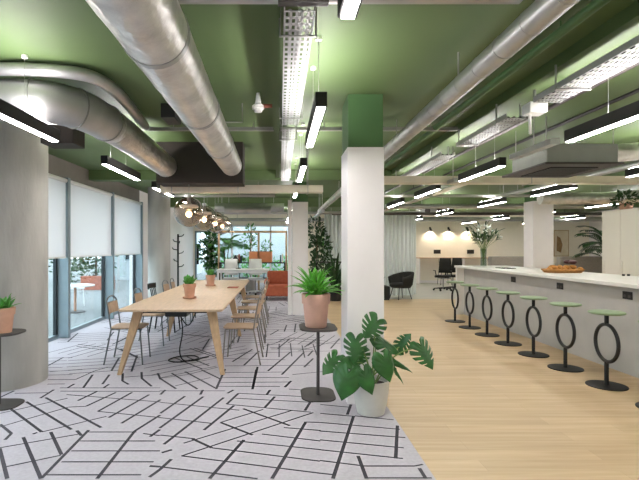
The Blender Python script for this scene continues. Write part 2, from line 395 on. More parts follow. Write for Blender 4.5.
# glazed left wall: deep aluminium fins, panes, blinds
FY = [-.5, 1.5, 3.5, 5.5, 7.5, 9.5, 11.5]
for i in range(6):
    y0, y1 = FY[i], FY[i+1]
    f = MB()
    f.box(XL-.06, XL+.14, y1-.04, y1+.04, 0, 2.55)
    f.box(XL-.08, XL-.02, y0+.04, y1-.04, 0, .06); f.box(XL-.08, XL-.02, y0+.04, y1-.04, 2.47, 2.55)
    f = struct('window_%d' % (i+1), f, M['alu'])
    g = MB().box(XL-.075, XL-.03, y0+.04, y0+.1, .06, 2.47).box(XL-.075, XL-.03, y1-.1, y1-.04, .06, 2.47)
    g.build('casement', M['alu_dark'], f)
    MB().box(XL-.058, XL-.05, y0+.1, y1-.1, .06, 2.47).build('pane', M['glass'], f)
BL = ['partly behind the round concrete column', 'between the first and second clear window fins', 'farthest along the glazing, before the back column']
for i in range(1, 6):
    y0, y1 = FY[i]+.05, FY[i+1]-.05
    t = thing('roller_blind', (XL+.1, (y0+y1)/2, 2.55), label='white roller blind drawn halfway down the window, ' + (BL[i-3] if i >= 3 else 'hidden before the concrete column'), cat='blind', group='white roller blinds along the windows')
    hw = (y1-y0)/2
    MB().box(-.002, .002, -hw, hw, -1.25, -.06).build('blind_fabric', M['blind'], t)
    MB().tube([(0,-hw,-.05),(0,hw,-.05)], .035, 12).build('roller_tube', M['plastic_white'], t)
    MB().box(-.01, .01, -hw, hw, -1.275, -1.25).build('bottom_bar', M['plastic_white'], t)
# columns
def round_column(x, y, r):
    m = MB().lathe([(r, 0), (r, H)], 56, (x, y, 0))
    return struct('concrete_column', m, M['concrete'], sharp=60)
round_column(-3.0, 5.07, .45); round_column(-2.88, 11.2, .26)
def white_column(x0, x1, y0, y1, zt):
    c = struct('white_column', MB().box(x0, x1, y0, y1, 0, zt), M['white'])
    MB().box(x0+.008, x1-.008, y0+.008, y1-.008, zt, H).build('column_head', M['green'], c)
white_column(.622, .958, 4.33, 4.77, 2.37)
white_column(.266, .596, 10.0, 10.44, 2.41)
white_column(5.6, 6.054, 10.4, 10.8, 2.47)
struct('trim_2', MB().box(.17, .25, 10.0, 10.08, 0, 2.45), M['white'])
# ceiling beams
struct('ceiling_beam', MB().box(-.07, 0, YF, 9.0, 2.72, H), M['ceil'])
struct('ceiling_beam_right', MB().box(2.04, 2.2, YF, 16.0, 2.77, H), M['ceil'])
struct('ceiling_beam_cross', MB().box(XL, XR, 8.6, 8.85, 2.68, H), M['ceil'])
struct('ceiling_beam_far', MB().box(XL, XR, 13.4, 13.7, 2.6, H), M['ceil'])
struct('bulkhead', MB().box(-1.66, -.5, 6.3, 6.7, 2.31, H), M['darkbox'])

# ------------------------------------------------------------------ ceiling services
def pipe(name, pts, r, m, label, cat, n=14, group=None, seams=0, smooth=0, hangers=()):
    if smooth: pts = smoothpath(pts, smooth)
    o = MB().tube(pts, r, n).build(name, m)
    tag(o, label, cat, group)
    return o
# big foil duct down the room
def duct_rings(pts, rs, step, w, m, parent, name='seam_band'):
    pass
D1 = [(-.585, .2, 2.46), (-.59, 2.0, 2.465), (-.6, 4.0, 2.48), (-.625, 6.05, 2.5)]
b = MB(); N = 46; path = []; rad = []
for i in range(N+1):
    t = i/N; y = .2+5.85*t
    r = .176-.042*t
    path.append((-.585-.04*t, y, 2.46+.04*t)); rad.append(r*(1+random.uniform(-.012,.012)))
path += [(-.625, 6.09, 2.5), (-.625, 6.11, 2.5)]; rad += [.115, .06]
b.tube(path, rad, 28)
t = tag(b.build('foil_duct', M['foil'], sharp=70), 'large crinkled foil duct running overhead towards a dark panel', 'duct')
for y in (1.15, 2.25, 3.5, 4.75):
    tt = (y-.2)/5.85
    MB().tube([(-.585-.04*tt, y-.02, 2.46+.04*tt), (-.585-.04*tt, y+.02, 2.46+.04*tt)], .182-.042*tt, 28).build('seam_band', M['galv'], t)
for y in (2.2, 4.6):
    MB().tube([(-.83,y+.015,H),(-.83,y+.015,2.675),(-.37,y+.015,2.675),(-.37,y+.015,H)], .008, 6).build('hanger', M['wire'], t)
# left elbow duct
pts = smoothpath([(-3.3, 3.66, 2.6), (-2.6, 3.67, 2.6), (-1.95, 3.7, 2.6), (-1.7, 3.9, 2.6), (-1.6, 4.32, 2.59), (-1.55, 4.85, 2.565), (-1.49, 6.2, 2.505)], 8)
k1 = next(i for i, p in enumerate(pts) if p.x > -2.0); k2 = next(i for i, p in enumerate(pts) if p.y > 4.3)
t = thing('elbow_duct', (0,0,0), label='silver duct bending from the left side to run along the windows', cat='duct')
MB().tube(pts[:k1+1], .162, 28).build('straight_section', M['galv'], t, sharp=70)
MB().tube(pts[k1:k2+1], .164, 28).build('elbow', M['galv'], t, sharp=70)
fl = pts[k2:]; fp = []; fr = []
for i in range(len(fl)-1):
    for k in range(3):
        fp.append(fl[i].lerp(fl[i+1], k/3)); fr.append((.16 if (i*3+k) % 2 else .148)-.018*i/len(fl))
fp.append(fl[-1]); fr.append(.13)
MB().tube(fp, fr, 28).build('flexible_section', M['foil'], t, sharp=70)
for k in (k1, (k1+k2)//2, k2):
    d = (pts[k+1]-pts[k-1]).normalized()*.005
    MB().tube([pts[k]-d, pts[k]+d], .172, 28).build('joint_ring', M['unit_grey'], t)
pipe('curved_pipe', [(-3.3, 3.5, 2.79), (-2.2, 3.53, 2.79), (-1.75, 3.57, 2.79), (-1.5, 3.68, 2.79), (-1.41, 3.95, 2.785), (-1.42, 4.4, 2.78), (-1.46, 4.9, 2.78), (-1.5, 5.22, 2.79)], .05, M['galv'], 'slim grey insulated pipe curving above the silver elbow duct', 'pipe', smooth=6)
pipe('spiral_duct', [(1.26, .2, 2.6), (1.29, 2.2, 2.6), (1.29, 6.6, 2.6)], .07, M['galv'], 'long slim spiral duct running overhead right of the white column', 'duct', 20)
t = bpy.data.objects['spiral_duct']
for y in [1.2+.3*k for k in range(17)]: MB().tube([(1.29-.014*max(0,2.2-y),y-.005,2.6),(1.29-.014*max(0,2.2-y),y+.005,2.6)], .0725, 20).build('seam_band', M['galv'], t)
for y in (3.4, 5.2): MB().tube([(1.29,y,2.66),(1.29,y,H)], .006, 6).build('hanger', M['wire'], t)
pipe('cross_duct', [(-.75, 2.38, 2.757), (1.22, 2.38, 2.757)], .07, M['galv'], 'silver round duct crossing overhead at the top of the view', 'duct', 20)
# cable trays
def tray(x0, x1, y0, y1, z, label, group):
    t = thing('cable_tray', ((x0+x1)/2, y0, z), label=label, cat='cable tray', group=group)
    w = x1-x0; L = y1-y0; top = 2.77 if x0 > 1 else H
    m = MB(); m.box(-w/2, -w/2+.006, 0, L, 0, .045); m.box(w/2-.006, w/2, 0, L, 0, .045)
    k = max(4, int(L/.07)); n = max(4, round(w/.032))
    for i in range(n+1):
        x = -w/2+.006+(w-.012)*i/n
        m.box(x-.006 if 0 < i < n else x-.003, x+.006 if 0 < i < n else x+.003, 0, L, 0, .004)
    for i in range(k+1):
        y = L*i/k; m.box(-w/2+.006, w/2-.006, max(0, y-.013), min(L, y+.013), .0, .0035)
    m.build('tray_body', M['tray'], t)
    c = MB()
    for i in range(3): c.tube([(-w*.3+w*.3*i, .03, .016), (-w*.3+w*.3*i+.01, L*.5, .016), (-w*.3+w*.3*i, L-.03, .016)], .011, 8)
    c.build('cable_run', M['cable'] if x0 > 1 else M['wire'], t)
    for y in (L*.12, L*.88):
        MB().tube([(-w/2-.02,y,top-z),(-w/2-.02,y,-.008),(w/2+.02,y,-.008),(w/2+.02,y,top-z)], .008, 6).build('hanger', M['wire'], t)
tray(.02, .18, 2.35, 4.55, 2.63, 'white perforated cable tray above the near centre pendant lights', 'centre cable trays')
tray(.02, .16, 4.7, 8.4, 2.63, 'white perforated cable tray farther along, above the far centre pendants', 'centre cable trays')
tray(2.02, 2.23, .9, 3.75, 2.6, 'white cable tray overhead, nearest of the right-hand run', 'right cable trays')
tray(2.02, 2.2, 4.2, 5.4, 2.6, 'short white cable tray overhead, second of the right-hand run', 'right cable trays')
tray(2.02, 2.2, 5.9, 8.4, 2.6, 'white cable tray overhead, farthest of the right-hand run', 'right cable trays')
tag(MB().box(-.01, .24, 2.29, 2.34, 2.645, 2.685).build('support_rail', M['charcoal'], bevel=.004), 'dark grey rail under the near end of the centre cable tray', 'rail')
def small_box(name, c, s, m, label, cat, r=.008):
    o = MB().obox(c, s).build(name, M[m], bevel=r); return tag(o, label, cat)
o = small_box('junction_box', (2.14, 3.95, 2.61), (.15, .14, .09), 'plastic_white', 'white junction box at the end of the near right cable tray', 'junction box')
MB().tube([(2.14,3.95,2.65),(2.14,3.95,H)], .012, 8).build('conduit', M['wire'], o)
MB().tube([(2.1,3.95,2.57),(2.1,3.95,2.5),(2.14,4.02,2.42)], .012, 8).build('cable_gland', M['plastic_white'], o)
o = small_box('speaker', (-2.02, 4.38, 2.5), (.3, .26, .22), 'darkbox', 'dark brown box speaker hung under the silver elbow duct', 'speaker')
MB().tube([(-2.02,4.38,2.61),(-2.02,4.38,H)], .012, 8).build('bracket', M['black'], o)
o = small_box('ceiling_box', (-1.1, 4.75, 2.79), (.14, .3, .14), 'black', 'small black box on the ceiling beside the foil duct', 'junction box')
t = thing('sprinkler_pipe', (0,0,0), label='red-brown sprinkler pipe with a white round head', cat='sprinkler')
MB().tube([(-.06,4.3,2.74),(-.18,4.3,2.74)], .018, 10).build('pipe', M['red_pipe'], t)
MB().lathe([(0,-.06),(.035,-.055),(.042,-.03),(.055,-.028),(.055,0),(.03,.02),(.015,.12),(0,.12)], 20, (-.2,4.3,2.74)).build('sprinkler_head', M['plastic_white'], t)
m = MB().box(-1.5, 2.0, 5.28, 5.32, 2.76, 2.8)
for x in (-1.2, -.3, .5, 1.7): m.tube([(x,5.3,2.8),(x,5.3,H)], .006, 6)
tag(m.build('strut_channel', M['wire']), 'thin metal strut crossing the ceiling by the small foil pipe', 'strut')
t = thing('cross_trunking', (0,0,0), label='cream rectangular duct crossing under the dark panel on the left', cat='duct')
MB().box(-1.72, .62, 6.75, 6.95, 2.24, 2.34).build('duct_body', M['duct_cream'], t)
for x in (-1.55, -.6, .4): MB().tube([(x,6.72,H),(x,6.72,2.23),(x,6.98,2.23),(x,6.98,H)], .007, 6).build('hanger', M['wire'], t)
t = thing('cross_trunking', (0,0,0), label='long cream rectangular duct crossing overhead above the bar stools', cat='duct')
MB().box(1.0, 9.0, 6.75, 6.95, 2.37, 2.47).build('duct_body', M['duct_cream'], t)
for x in (1.4, 3.6, 5.6, 7.5): MB().tube([(x,6.72,H),(x,6.72,2.36),(x,6.98,2.36),(x,6.98,H)], .007, 6).build('hanger', M['wire'], t)
# ceiling air unit
t = thing('air_unit', (3.22, 5.5, 2.35), label='grey ceiling air unit hung above the counter with a dark grille', cat='air conditioner')
MB().prism([(-.38,-.5),(.38,-.5),(.38,.4),(-.2,.4),(-.38,.25)], 0, .2).build('casing', M['unit_grey'], t, bevel=.01)
MB().box(-.42,.42,-.54,.44,-.025,0).build('bottom_panel', M['charcoal'], t, bevel=.008)
g = MB()
for i in range(12): g.box(-.26,.26,-.36+.055*i,-.33+.055*i,-.038,-.025)
g.build('grille', M['black'], t)
for x in (-.36,.36):
    for y in (-.45,.2): MB().tube([(x,y,.2),(x,y,H-2.35)], .006, 6).build('hanger', M['wire'], t)
t = thing('air_unit', (5.0, 15.6, 2.5), label='small metal ceiling unit with two round vents high up right of the grey curtain', cat='air conditioner')
MB().box(-.42,.42,-.3,.3,0,.26).build('casing', M['galv'], t, bevel=.01)
for x in (-.2,.2): MB().tube([(x,-.32,.13),(x,-.295,.13)], .09, 18).build('vent_collar', M['charcoal'], t)
for x in (-.38,.38): MB().tube([(x,0,.25),(x,0,H-2.5)], .006, 6).build('hanger', M['wire'], t)
t = thing('gear_tray', (2.43, 4.15, 2.36), label='short grey gear tray joining the aisle pendants in line', cat='tray')
MB().box(-.04,.04,0,.75,0,.05).build('tray_body', M['galv'], t)
MB().tube([(0,.35,.05),(0,.35,H-2.36)], .005, 6).build('hanger', M['wire'], t)
t = thing('gear_tray', (2.43, 6.45, 2.36-.01), label='short grey gear tray farther along the line of aisle pendants', cat='tray')
MB().box(-.04,.04,0,.28,0,.05).build('tray_body', M['galv'], t)
MB().tube([(0,.15,.05),(0,.15,H-2.35)], .005, 6).build('hanger', M['wire'], t)
t = thing('round_duct', (0,0,0), label='silver round duct leading right from the ceiling air unit', cat='duct')
MB().tube([(3.62,5.4,2.5),(4.6,5.15,2.57),(6.2,4.8,2.58)], .1, 22).build('duct_body', M['foil'], t, sharp=70)
MB().tube([(3.605,5.41,2.5),(3.64,5.4,2.5)], .125, 22).build('collar', M['galv'], t)
o = pipe('round_duct', [(5.2,9.4,2.42),(6.1,9.4,2.42),(6.6,9.35,2.42),(6.9,9.0,2.42),(7.3,8.95,2.42),(9,8.95,2.42)], .12, M['foil'], 'silver bent duct overhead behind the tall cream cabinets', 'duct', 22, smooth=5)
o = pipe('round_duct', [(-1.25,10.6,2.28),(-.2,10.6,2.28)], .085, M['galv'], 'short silver duct crossing far above the long table end', 'duct', 18)
o = pipe('round_duct', [(-1.6,11.6,2.42),(.1,11.6,2.42)], .11, M['galv'], 'silver duct crossing farther back, above the timber divider', 'duct', 18)
for o in [x for x in bpy.data.objects if x.name.startswith('round_duct') and x.type == 'MESH']:
    xs = [v.co for v in o.data.vertices]; x0 = min(v.x for v in xs); x1 = max(v.x for v in xs); zz = max(v.z for v in xs)
    for q in (.1, .85):
        px_ = x0+(x1-x0)*q; yy = min(xs, key=lambda v: abs(v.x-px_)).y
        MB().tube([(px_,yy,zz-.05),(px_,yy,H)], .006, 6).build('hanger', M['wire'], o)
FAR = [((-2.4,9.6,2.5),(-.1,9.6,2.5),.03,'wire'),((-2.2,12.4,2.35),(1.6,12.4,2.35),.035,'galv'),((-2.2,14.6,2.3),(3.6,14.6,2.3),.05,'galv'),((1.6,9.8,2.52),(5.2,9.8,2.52),.03,'wire'),
 ((2.6,11.6,2.45),(8.6,11.6,2.45),.06,'galv'),((1.4,12.7,2.35),(8.8,12.7,2.35),.04,'charcoal'),((3.4,15.2,2.35),(11,15.2,2.35),.07,'galv'),((1.0,10.9,2.3),(1.0,16.5,2.3),.05,'galv'),((3.2,7.4,2.55),(3.2,15.5,2.55),.04,'duct_cream'),
 ((1.75,.8,2.79),(1.75,15,2.79),.03,'green'),((2.62,.8,2.8),(2.62,15,2.8),.022,'charcoal'),((5.4,3.2,2.7),(5.4,12,2.7),.05,'galv'),((3.0,2.4,2.76),(3.0,12,2.76),.018,'black'),((1.1,8,2.45),(1.1,13,2.45),.06,'foil')]
FL = ['thin steel pipe crossing beyond the globe pendants','grey pipe crossing above the timber divider','grey pipe crossing far back above the rust armchair','thin steel pipe crossing behind the right spiral duct','grey pipe crossing above the flower vase','dark pipe crossing far above the grey curtain','thick grey pipe crossing in front of the wall lights',
 'grey pipe running away beside the second white column','cream pipe running away above the bar stools','green painted pipe beside the right ceiling beam','thin dark pipe right of the right ceiling beam','grey pipe running overhead right of the air unit','thin black pipe on the ceiling above the bar stools','foil pipe running away behind the near white column']
for (a, c, r, m), l in zip(FAR, FL):
    mb = MB().tube([a, c], r, 14)
    for s in (.15, .85):
        p = Vector(a).lerp(Vector(c), s); mb.tube([p, (p.x, p.y, H)], .006, 6)
    tag(mb.build('ceiling_pipe', M[m]), l, 'pipe')

# ------------------------------------------------------------------ pendant lights
def make_pendant():
    t = thing('linear_pendant', (0,0,2.33), label='x', cat='pendant light')
    L = 1.2
    MB().box(-.0375,.0375,0,L,.005,.1).build('housing', M['black'], t, bevel=.004)
    MB().box(-.025,.025,.01,L-.01,-.001,.0052).build('diffuser', M['lamp'], t)
    MB().box(-.025,.025,.05,L-.05,.0995,.103).build('uplight', M['lamp_up'], t)
    for y in (.2, .72):
        c = MB().tube([(0,y,.1),(0,y,H-2.33-.02)], .0022, 6).build('suspension_wire', M['wire'], t)
        MB().lathe([(.022,0),(.022,.02),(0,.02)], 12, (0,y,H-2.33-.02)).build('ceiling_cap', M['plastic_white'], c)
    return t
LR = [(-1.88, [-1.8, .45, 2.74, 5.02, 7.0, 9.2, 11.4, 14.0, 16.2], 'along the windows', 'window-side row'),
      (.26, [-1.6, .62, 2.96, 5.15, 7.2, 11.2, 14.0, 16.2], 'along the centre of the room', 'centre row'),
      (2.43, [-1.8, .5, 2.76, 5.12, 7.2, 9.3, 11.8, 15.0], 'above the aisle beside the bar stools', 'aisle row'),
      (4.4, [-1.8, .5, 2.76, 4.75, 7.0, 9.2, 12.0, 14.6, 16.8], 'above the counter', 'counter row'),
      (6.9, [.5, 2.76, 5.0, 7.2, 9.4, 11.8, 14.2, 16.6], 'above the cabinets', 'cabinet row'),
      (9.2, [2.8, 7.2, 9.6, 11.8, 14.2, 16.6], 'far right', 'outer row')]  # farthest pendants of the right-hand rows added to brighten the back wall
p0 = None
def in_view(x, y1):
    if y1 < .8: return False
    px = 280+470*x/y1; py = 247-470*.9/y1
    return 0 < px < 639 and py > 0
for x, ys, where, rn in LR:
    vis = [y for y in ys if in_view(x, y+1.2)]
    for y in ys:
        if y in vis:
            i = vis.index(y)
            lab = 'lit black linear pendant %s, %s from the near end' % (where, ORD[i])
        else: lab = 'lit black linear pendant out of view, added for room light, %s' % rn  # unseen pendants, added to light the room from outside the view
        if p0 is None: p0 = make_pendant(); p0.location = (x, y, 2.33); p0['label'] = lab; p0['group'] = 'linear pendants, ' + rn
        else: copy_tree(p0, (x, y, 2.33), 0, lab, 'linear pendants, ' + rn)

# glass globe pendants over the table
def make_globe():
    t = thing('globe_pendant', (0,0,1.93), label='x', cat='pendant light', group='glass globe pendants over the table')
    R = .205
    pr = [(R*math.sin(a), -R*math.cos(a)) for a in [PI*i/22 for i in range(1, 21)]]
    MB().lathe([(.0,-R)]+pr+[(.05, R*.97)], 36).build('glass_globe', M['globe'], t, sharp=80)
    MB().lathe([(.1,.06),(.125,.062),(.128,.08),(.11,.095)], 36).build('reflection_ring', M['plastic_white'], t, sharp=80, solid=.003)  # white ring shaped to stand in for light reflected in the globe
    MB().lathe([(0,.02),(.05,.03),(.055,.09),(.03,.13),(.03,.24),(.0,.24)], 20).build('lamp_holder', M['wire'], t)
    MB().sphere((0,0,-.03), .042, 16).build('bulb', M['warm'], t)
    MB().tube([(0,0,.24),(0,0,H-1.93-.05)], .003, 6).build('cord', M['wire'], t)
    MB().lathe([(0,-.035),(.045,-.03),(.062,0),(.062,.04),(0,.04)], 20, (0,0,H-1.93-.04)).build('ceiling_rose', M['plastic_white'], t)
    return t
g0 = None
for i, (y, z) in enumerate(((6.45,1.93),(7.75,1.93),(9.05,1.93),(10.2,1.93))):
    lab = 'round smoked glass globe pendant above the long table, %s from the near end' % ORD[i]
    if g0 is None: g0 = make_globe(); g0.location = (-1.25, y, z); g0['label'] = lab
    else: copy_tree(g0, (-1.25, y, z), 0, lab)
# ------------------------------------------------------------------ long table
t = thing('long_table', (-1.235, 5.26, 0), label='long pale oak meeting table with splayed tapered wooden legs', cat='table')
TW, TL = 1.175, 4.7
top = MB().prism(rrect(0, TL/2, TW, TL, .05), .722, .75)
top.build('table_top', M['tabletop'], t, bevel=.006)
def taper_leg(xt, yt, xb, yb):
    m = MB(); vs = []
    for (x, y, z, w, d) in ((xb,yb,0,.05,.05),(xt,yt,.7,.115,.07)):
        vs += [(x-w/2,y-d/2,z),(x+w/2,y-d/2,z),(x+w/2,y+d/2,z),(x-w/2,y+d/2,z)]
    return m.add(vs, [(3,2,1,0),(4,5,6,7),(0,1,5,4),(1,2,6,5),(2,3,7,6),(3,0,4,7)])
for (yt, yb) in ((.28,.07),(2.35,2.37),(4.42,4.62)):
    for s in (-1,1):
        taper_leg(s*.43, yt, s*.585, yb).build('leg', M['leg_wood'], t, bevel=.008)
m = MB()
for y in (.28, 2.35, 4.42): m.box(-.45,.45,y-.025,y+.025,.675,.722)
m.build('cross_rail', M['black'], t)
m = MB().box(-.14,.12,.35,.75,.615,.722); m.build('power_box', M['black'], t, bevel=.01)
MB().tube(smoothpath([(0,.55,.66),(.02,.6,.4),(-.02,.62,.15),(.03,.66,.02),(.2,.75,.013),(.1,.95,.013),(-.1,.9,.013),(-.18,.7,.013),(.0,.62,.013),(.3,.9,.013)],6), .008, 8).build('power_cable', M['cable'], t)
MB().tube(smoothpath([(-.05,.6,.66),(.06,.75,.45),(.15,.9,.62),(.2,1.2,.69)],6), .008, 8).build('power_cable', M['cable'], t)

# ------------------------------------------------------------------ dining chairs
def make_chair(metal, label):
    t = thing('dining_chair', (0,0,0), label=label, cat='chair')
    r = .0095
    for s in (-1,1):
        MB().tube([(.2,s*.205,0),(.165,s*.195,.435)], r, 10).build('leg', metal, t)
        MB().tube([(-.27,s*.205,0),(-.185,s*.195,.435)], r, 10).build('leg', metal, t)
    m = MB(); hoop = [(-.185,-.195,.43),(-.21,-.195,.6),(-.235,-.195,.75)]
    for i in range(1, 12):
        a = PI*i/12; hoop.append((-.238-.012*math.sin(a), -.195*math.cos(a), .755+.075*math.sin(a)))
    hoop += [(-.235,.195,.75),(-.21,.195,.6),(-.185,.195,.43)]
    m.tube(hoop, r, 10).build('back_frame', metal, t)
    MB().tube([(.165,-.195,.433),(.165,.195,.433),(-.185,.195,.433),(-.185,-.195,.433)], .008, 8, closed=True).build('seat_rail', metal, t)
    # seat: rounded plywood with slight dish
    o = rrect(-.005, 0, .41, .4, .07, 6); n = len(o); vs = []; fs = []
    for z, sc in ((.442,1),(.456,1),(.452,.6)):
        vs += [(x*sc, y*sc, z) for x, y in o]
    fs = [tuple(range(n-1,-1,-1)), tuple(range(2*n,3*n))]
    for k in (0,1): fs += [(k*n+i, k*n+(i+1)%n, (k+1)*n+(i+1)%n, (k+1)*n+i) for i in range(n)]
    MB().add(vs, fs).build('seat', M['chair_wood'], t, sharp=60)
    # curved plywood backrest
    vs = []; fs = []; K = 12
    for i in range(K+1):
        u = -1+2*i/K; y = .19*u; bow = .035*(1-u*u)
        for z in (.615,.66,.72,.752):
            x = -.205-(z-.6)*.17-bow
            vs += [(x+.006,y,z),(x-.006,y,z)]
    for i in range(K):
        for j in range(3):
            a = i*8+j*2; b2 = a+8
            fs += [(a,b2,b2+2,a+2),(a+1,a+3,b2+3,b2+1)]
        a = i*8; b2 = a+8
        fs += [(a,a+1,b2+1,b2),(a+6,b2+6,b2+7,a+7)]
    fs += [(0,2,4,6,7,5,3,1),tuple(K*8+q for q in (0,1,3,5,7,6,4,2))]
    MB().add(vs, fs).build('backrest', M['chair_wood'], t, sharp=60)
    return t
LY = [5.98, 7.05, 8.75, 9.33]
cl = make_chair(M['chair_metal_backlit'], 'x')
for i, y in enumerate(LY):
    lab = 'wooden chair with backlit-toned frame, window side of the table, %s from the near end' % ORD[i]
    o = cl if i == 0 else copy_tree(cl, (0,0,0))
    o.location = (-1.9, y, 0); o.rotation_euler = (0,0,random.uniform(-.06,.06)); o['label'] = lab; o['group'] = 'chairs on the window side of the table'
cr = make_chair(M['chair_metal'], 'x')
for i, y in enumerate([5.98, 6.85, 7.75, 8.65, 9.5]):
    lab = 'wooden taupe-framed chair on the aisle side of the table, %s from the near end' % ORD[i]
    o = cr if i == 0 else copy_tree(cr, (0,0,0))
    o.location = (-.5, y, 0); o.rotation_euler = (0,0,PI+random.uniform(-.06,.06)); o['label'] = lab; o['group'] = 'chairs on the aisle side of the table'
# black wooden chair
t = thing('black_chair', (-1.97, 8.12, 0), label='black chair with a curved top rail among the window side chairs', cat='chair')
for s in (-1,1):
    MB().tube([(.2,s*.2,0),(.16,s*.18,.43)], [.012,.016], 8).build('leg', M['black'], t)
    MB().tube([(-.24,s*.2,0),(-.17,s*.17,.43)], [.012,.016], 8).build('leg', M['black'], t)
MB().prism(rrect(0,0,.42,.42,.1), .43, .455).build('seat', M['black'], t, bevel=.006)
m = MB()
for u in (-.8,-.3,.3,.8): m.tube([(-.17,u*.17,.45),(-.23,u*.18,.74)], .009, 8)
m.build('spindle', M['black'], t)
m = MB(); P_ = []
for i in range(11):
    u = -1+2*i/10; P_.append((-.24-.05*(1-u*u)+.0, u*.22, .78))
vs = []; fs = []
for i, p in enumerate(P_): vs += [(p[0]+.012,p[1],.735),(p[0]-.012,p[1],.735),(p[0]-.016,p[1],.82),(p[0]+.008,p[1],.82)]
for i in range(10):
    a = i*4
    for j in range(4): fs.append((a+j, a+(j+1)%4, a+4+(j+1)%4, a+4+j))
fs += [(0,1,2,3),(43,42,41,40)]
MB().add(vs, fs).build('top_rail', M['black'], t)

# ------------------------------------------------------------------ plants and pots
def pot(t, rt, rb, h, m, rim=.0, rimh=0, n=32):
    if rim:
        pr = [(0,0),(rb,0),(rt-rim*.6,h-rimh),(rt,h-rimh),(rt+.004,h),(rt-.012,h),(rt-.02,h-.03),(0,h-.03)]
    else:
        pr = [(0,0),(rb*.96,0),(rb,.01),(rb+(rt-rb)*.55,h*.4),(rt*.99,h*.78),(rt,h),(rt-.012,h),(rt-.018,h-.03),(0,h-.03)]
    MB().lathe(pr[:-1], n).build('pot', m, t, sharp=35)
    MB().lathe([(0,h-.034),(rt-.016,h-.034),(rt-.017,h-.026),(rt*.4,h-.018),(0,h-.016)], n).build('soil', M['soil'], t)
def strap(mb, base, az, lean, length, width, droop, seg=7, mi=0):
    d = Vector((math.cos(az), math.sin(az), 0)); side = Vector((-d.y, d.x, 0))
    p = Vector(base); ang = lean; pts = []
    for i in range(seg+1):
        pts.append((p.copy(), ang)); st = length/seg
        p = p + (d*math.sin(ang)+Vector((0,0,1))*math.cos(ang))*st; ang += droop/seg
    vs = []; fs = []
    for i, (q, a) in enumerate(pts):
        s = i/seg; w = width*(.55+.9*s if s < .45 else .955*(1-((s-.45)/.55)**2.2))+.0006
        nrm = (d*(-math.cos(a))+Vector((0,0,1))*math.sin(a))
        vs += [q-side*w/2+nrm*w*.18, q, q+side*w/2+nrm*w*.18]
    for i in range(seg):
        a = i*3; fs += [(a,a+1,a+4,a+3),(a+1,a+2,a+5,a+4)]
    mb.add(vs, fs, mi)
def leafy(mb, c, n, rad, size, rnd, squash=(1,1,1), mi=0):
    for _ in range(n):
        while True:
            q = Vector((rnd.uniform(-1,1), rnd.uniform(-1,1), rnd.uniform(-1,1)))
            if .15 < q.length < 1: break
        p = Vector(c)+Vector((q.x*squash[0], q.y*squash[1], q.z*squash[2]))*rad
        d = (q.normalized()+Vector((rnd.uniform(-.6,.6),rnd.uniform(-.6,.6),rnd.uniform(-.2,.7)))).normalized()
        s = d.cross(Vector((rnd.uniform(-1,1),rnd.uniform(-1,1),rnd.uniform(-1,1)))).normalized()
        L = size*rnd.uniform(.7,1.3); w = L*.42; nn = s.cross(d)*L*.1
        mb.add([p, p+d*L*.5+s*w/2+nn, p+d*L, p+d*L*.5-s*w/2+nn], [(0,1,2,3)], mi)
rp = random.Random(3)
# small terracotta pots on the table: compact bushy plant
def table_pot(x, y, label):
    t = thing('potted_plant', (x, y, .75), label=label, cat='plant')
    MB().lathe([(0,0),(.085,0),(.1,.022),(.094,.024),(.082,.01),(0,.01)], 28).build('saucer', M['terracotta'], t)
    pr = [(0,.0105),(.062,.0105),(.078,.15),(.086,.15),(.09,.2),(.078,.2),(.074,.18)]
    MB().lathe(pr, 28).build('pot', M['terracotta'], t)
    MB().lathe([(0,.178),(.076,.178),(.05,.188),(0,.19)], 24).build('soil', M['soil'], t)
    f = MB()
    for i in range(46):
        strap(f, (rp.uniform(-.04,.04), rp.uniform(-.04,.04), .185), rp.uniform(0,2*PI), rp.uniform(.05,.75), rp.uniform(.08,.15), .055, rp.uniform(0,.5), 5)
    f.build('foliage', M['leaf_mid'], t, solid=.0012)
table_pot(-1.235, 6.42, 'succulent in a terracotta pot on the table, nearer of two')
table_pot(-1.25, 8.45, 'succulent in a terracotta pot on the table, farther of two')
o = MB().box(-.9,-.72,8.0,8.26,.75,.757).build('notebook', M['book_a'], bevel=.001); tag(o, 'thin brown notebook lying on the long table', 'book')
# plant stands
def plant_stand(x, y, rz, label):
    t = thing('plant_stand', (x, y, 0), rz, label, 'plant stand', 'charcoal plant stands')
    MB().prism(rrect(0,0,.33,.45,.12), 0, .014).build('base_plate', M['charcoal'], t, bevel=.003)
    MB().tube([(0,-.03,.012),(0,-.03,.66)], .016, 16).build('post', M['charcoal'], t)
    MB().prism(rrect(0,0,.36,.47,.13), .658, .674).build('top_plate', M['charcoal'], t, bevel=.003)
    return t
plant_stand(.37, 4.6, 0, 'charcoal metal plant stand in front of the near white column')
plant_stand(-2.6, 4.3, PI/2, 'charcoal metal plant stand beside the round concrete column')
t = thing('potted_plant', (.35, 4.58, .674), label='spiky bright green plant in a pink terracotta pot on the stand by the white column', cat='plant')
pr = [(0,0),(.098,0),(.104,.008),(.124,.225),(.136,.228),(.14,.32),(.126,.322),(.122,.29)]
MB().lathe(pr, 36).build('pot', M['terracotta_pink'], t)
MB().lathe([(0,.288),(.124,.288),(.06,.3),(0,.302)], 28).build('soil', M['soil'], t)
f = MB()
for i in range(64):
    q = i/64
    strap(f, (rp.uniform(-.05,.05), rp.uniform(-.05,.05), .295), i*2.4+rp.uniform(-.2,.2), .1+1.05*q, (.33-.05*q)*rp.uniform(.85,1.1), .05, rp.uniform(.5,1.2), 7)
f.build('foliage', M['leaf_bright'], t, solid=.0015)
t = thing('potted_plant', (-2.52, 4.28, .674), label='small leafy plant in a terracotta pot on the stand by the concrete column', cat='plant')
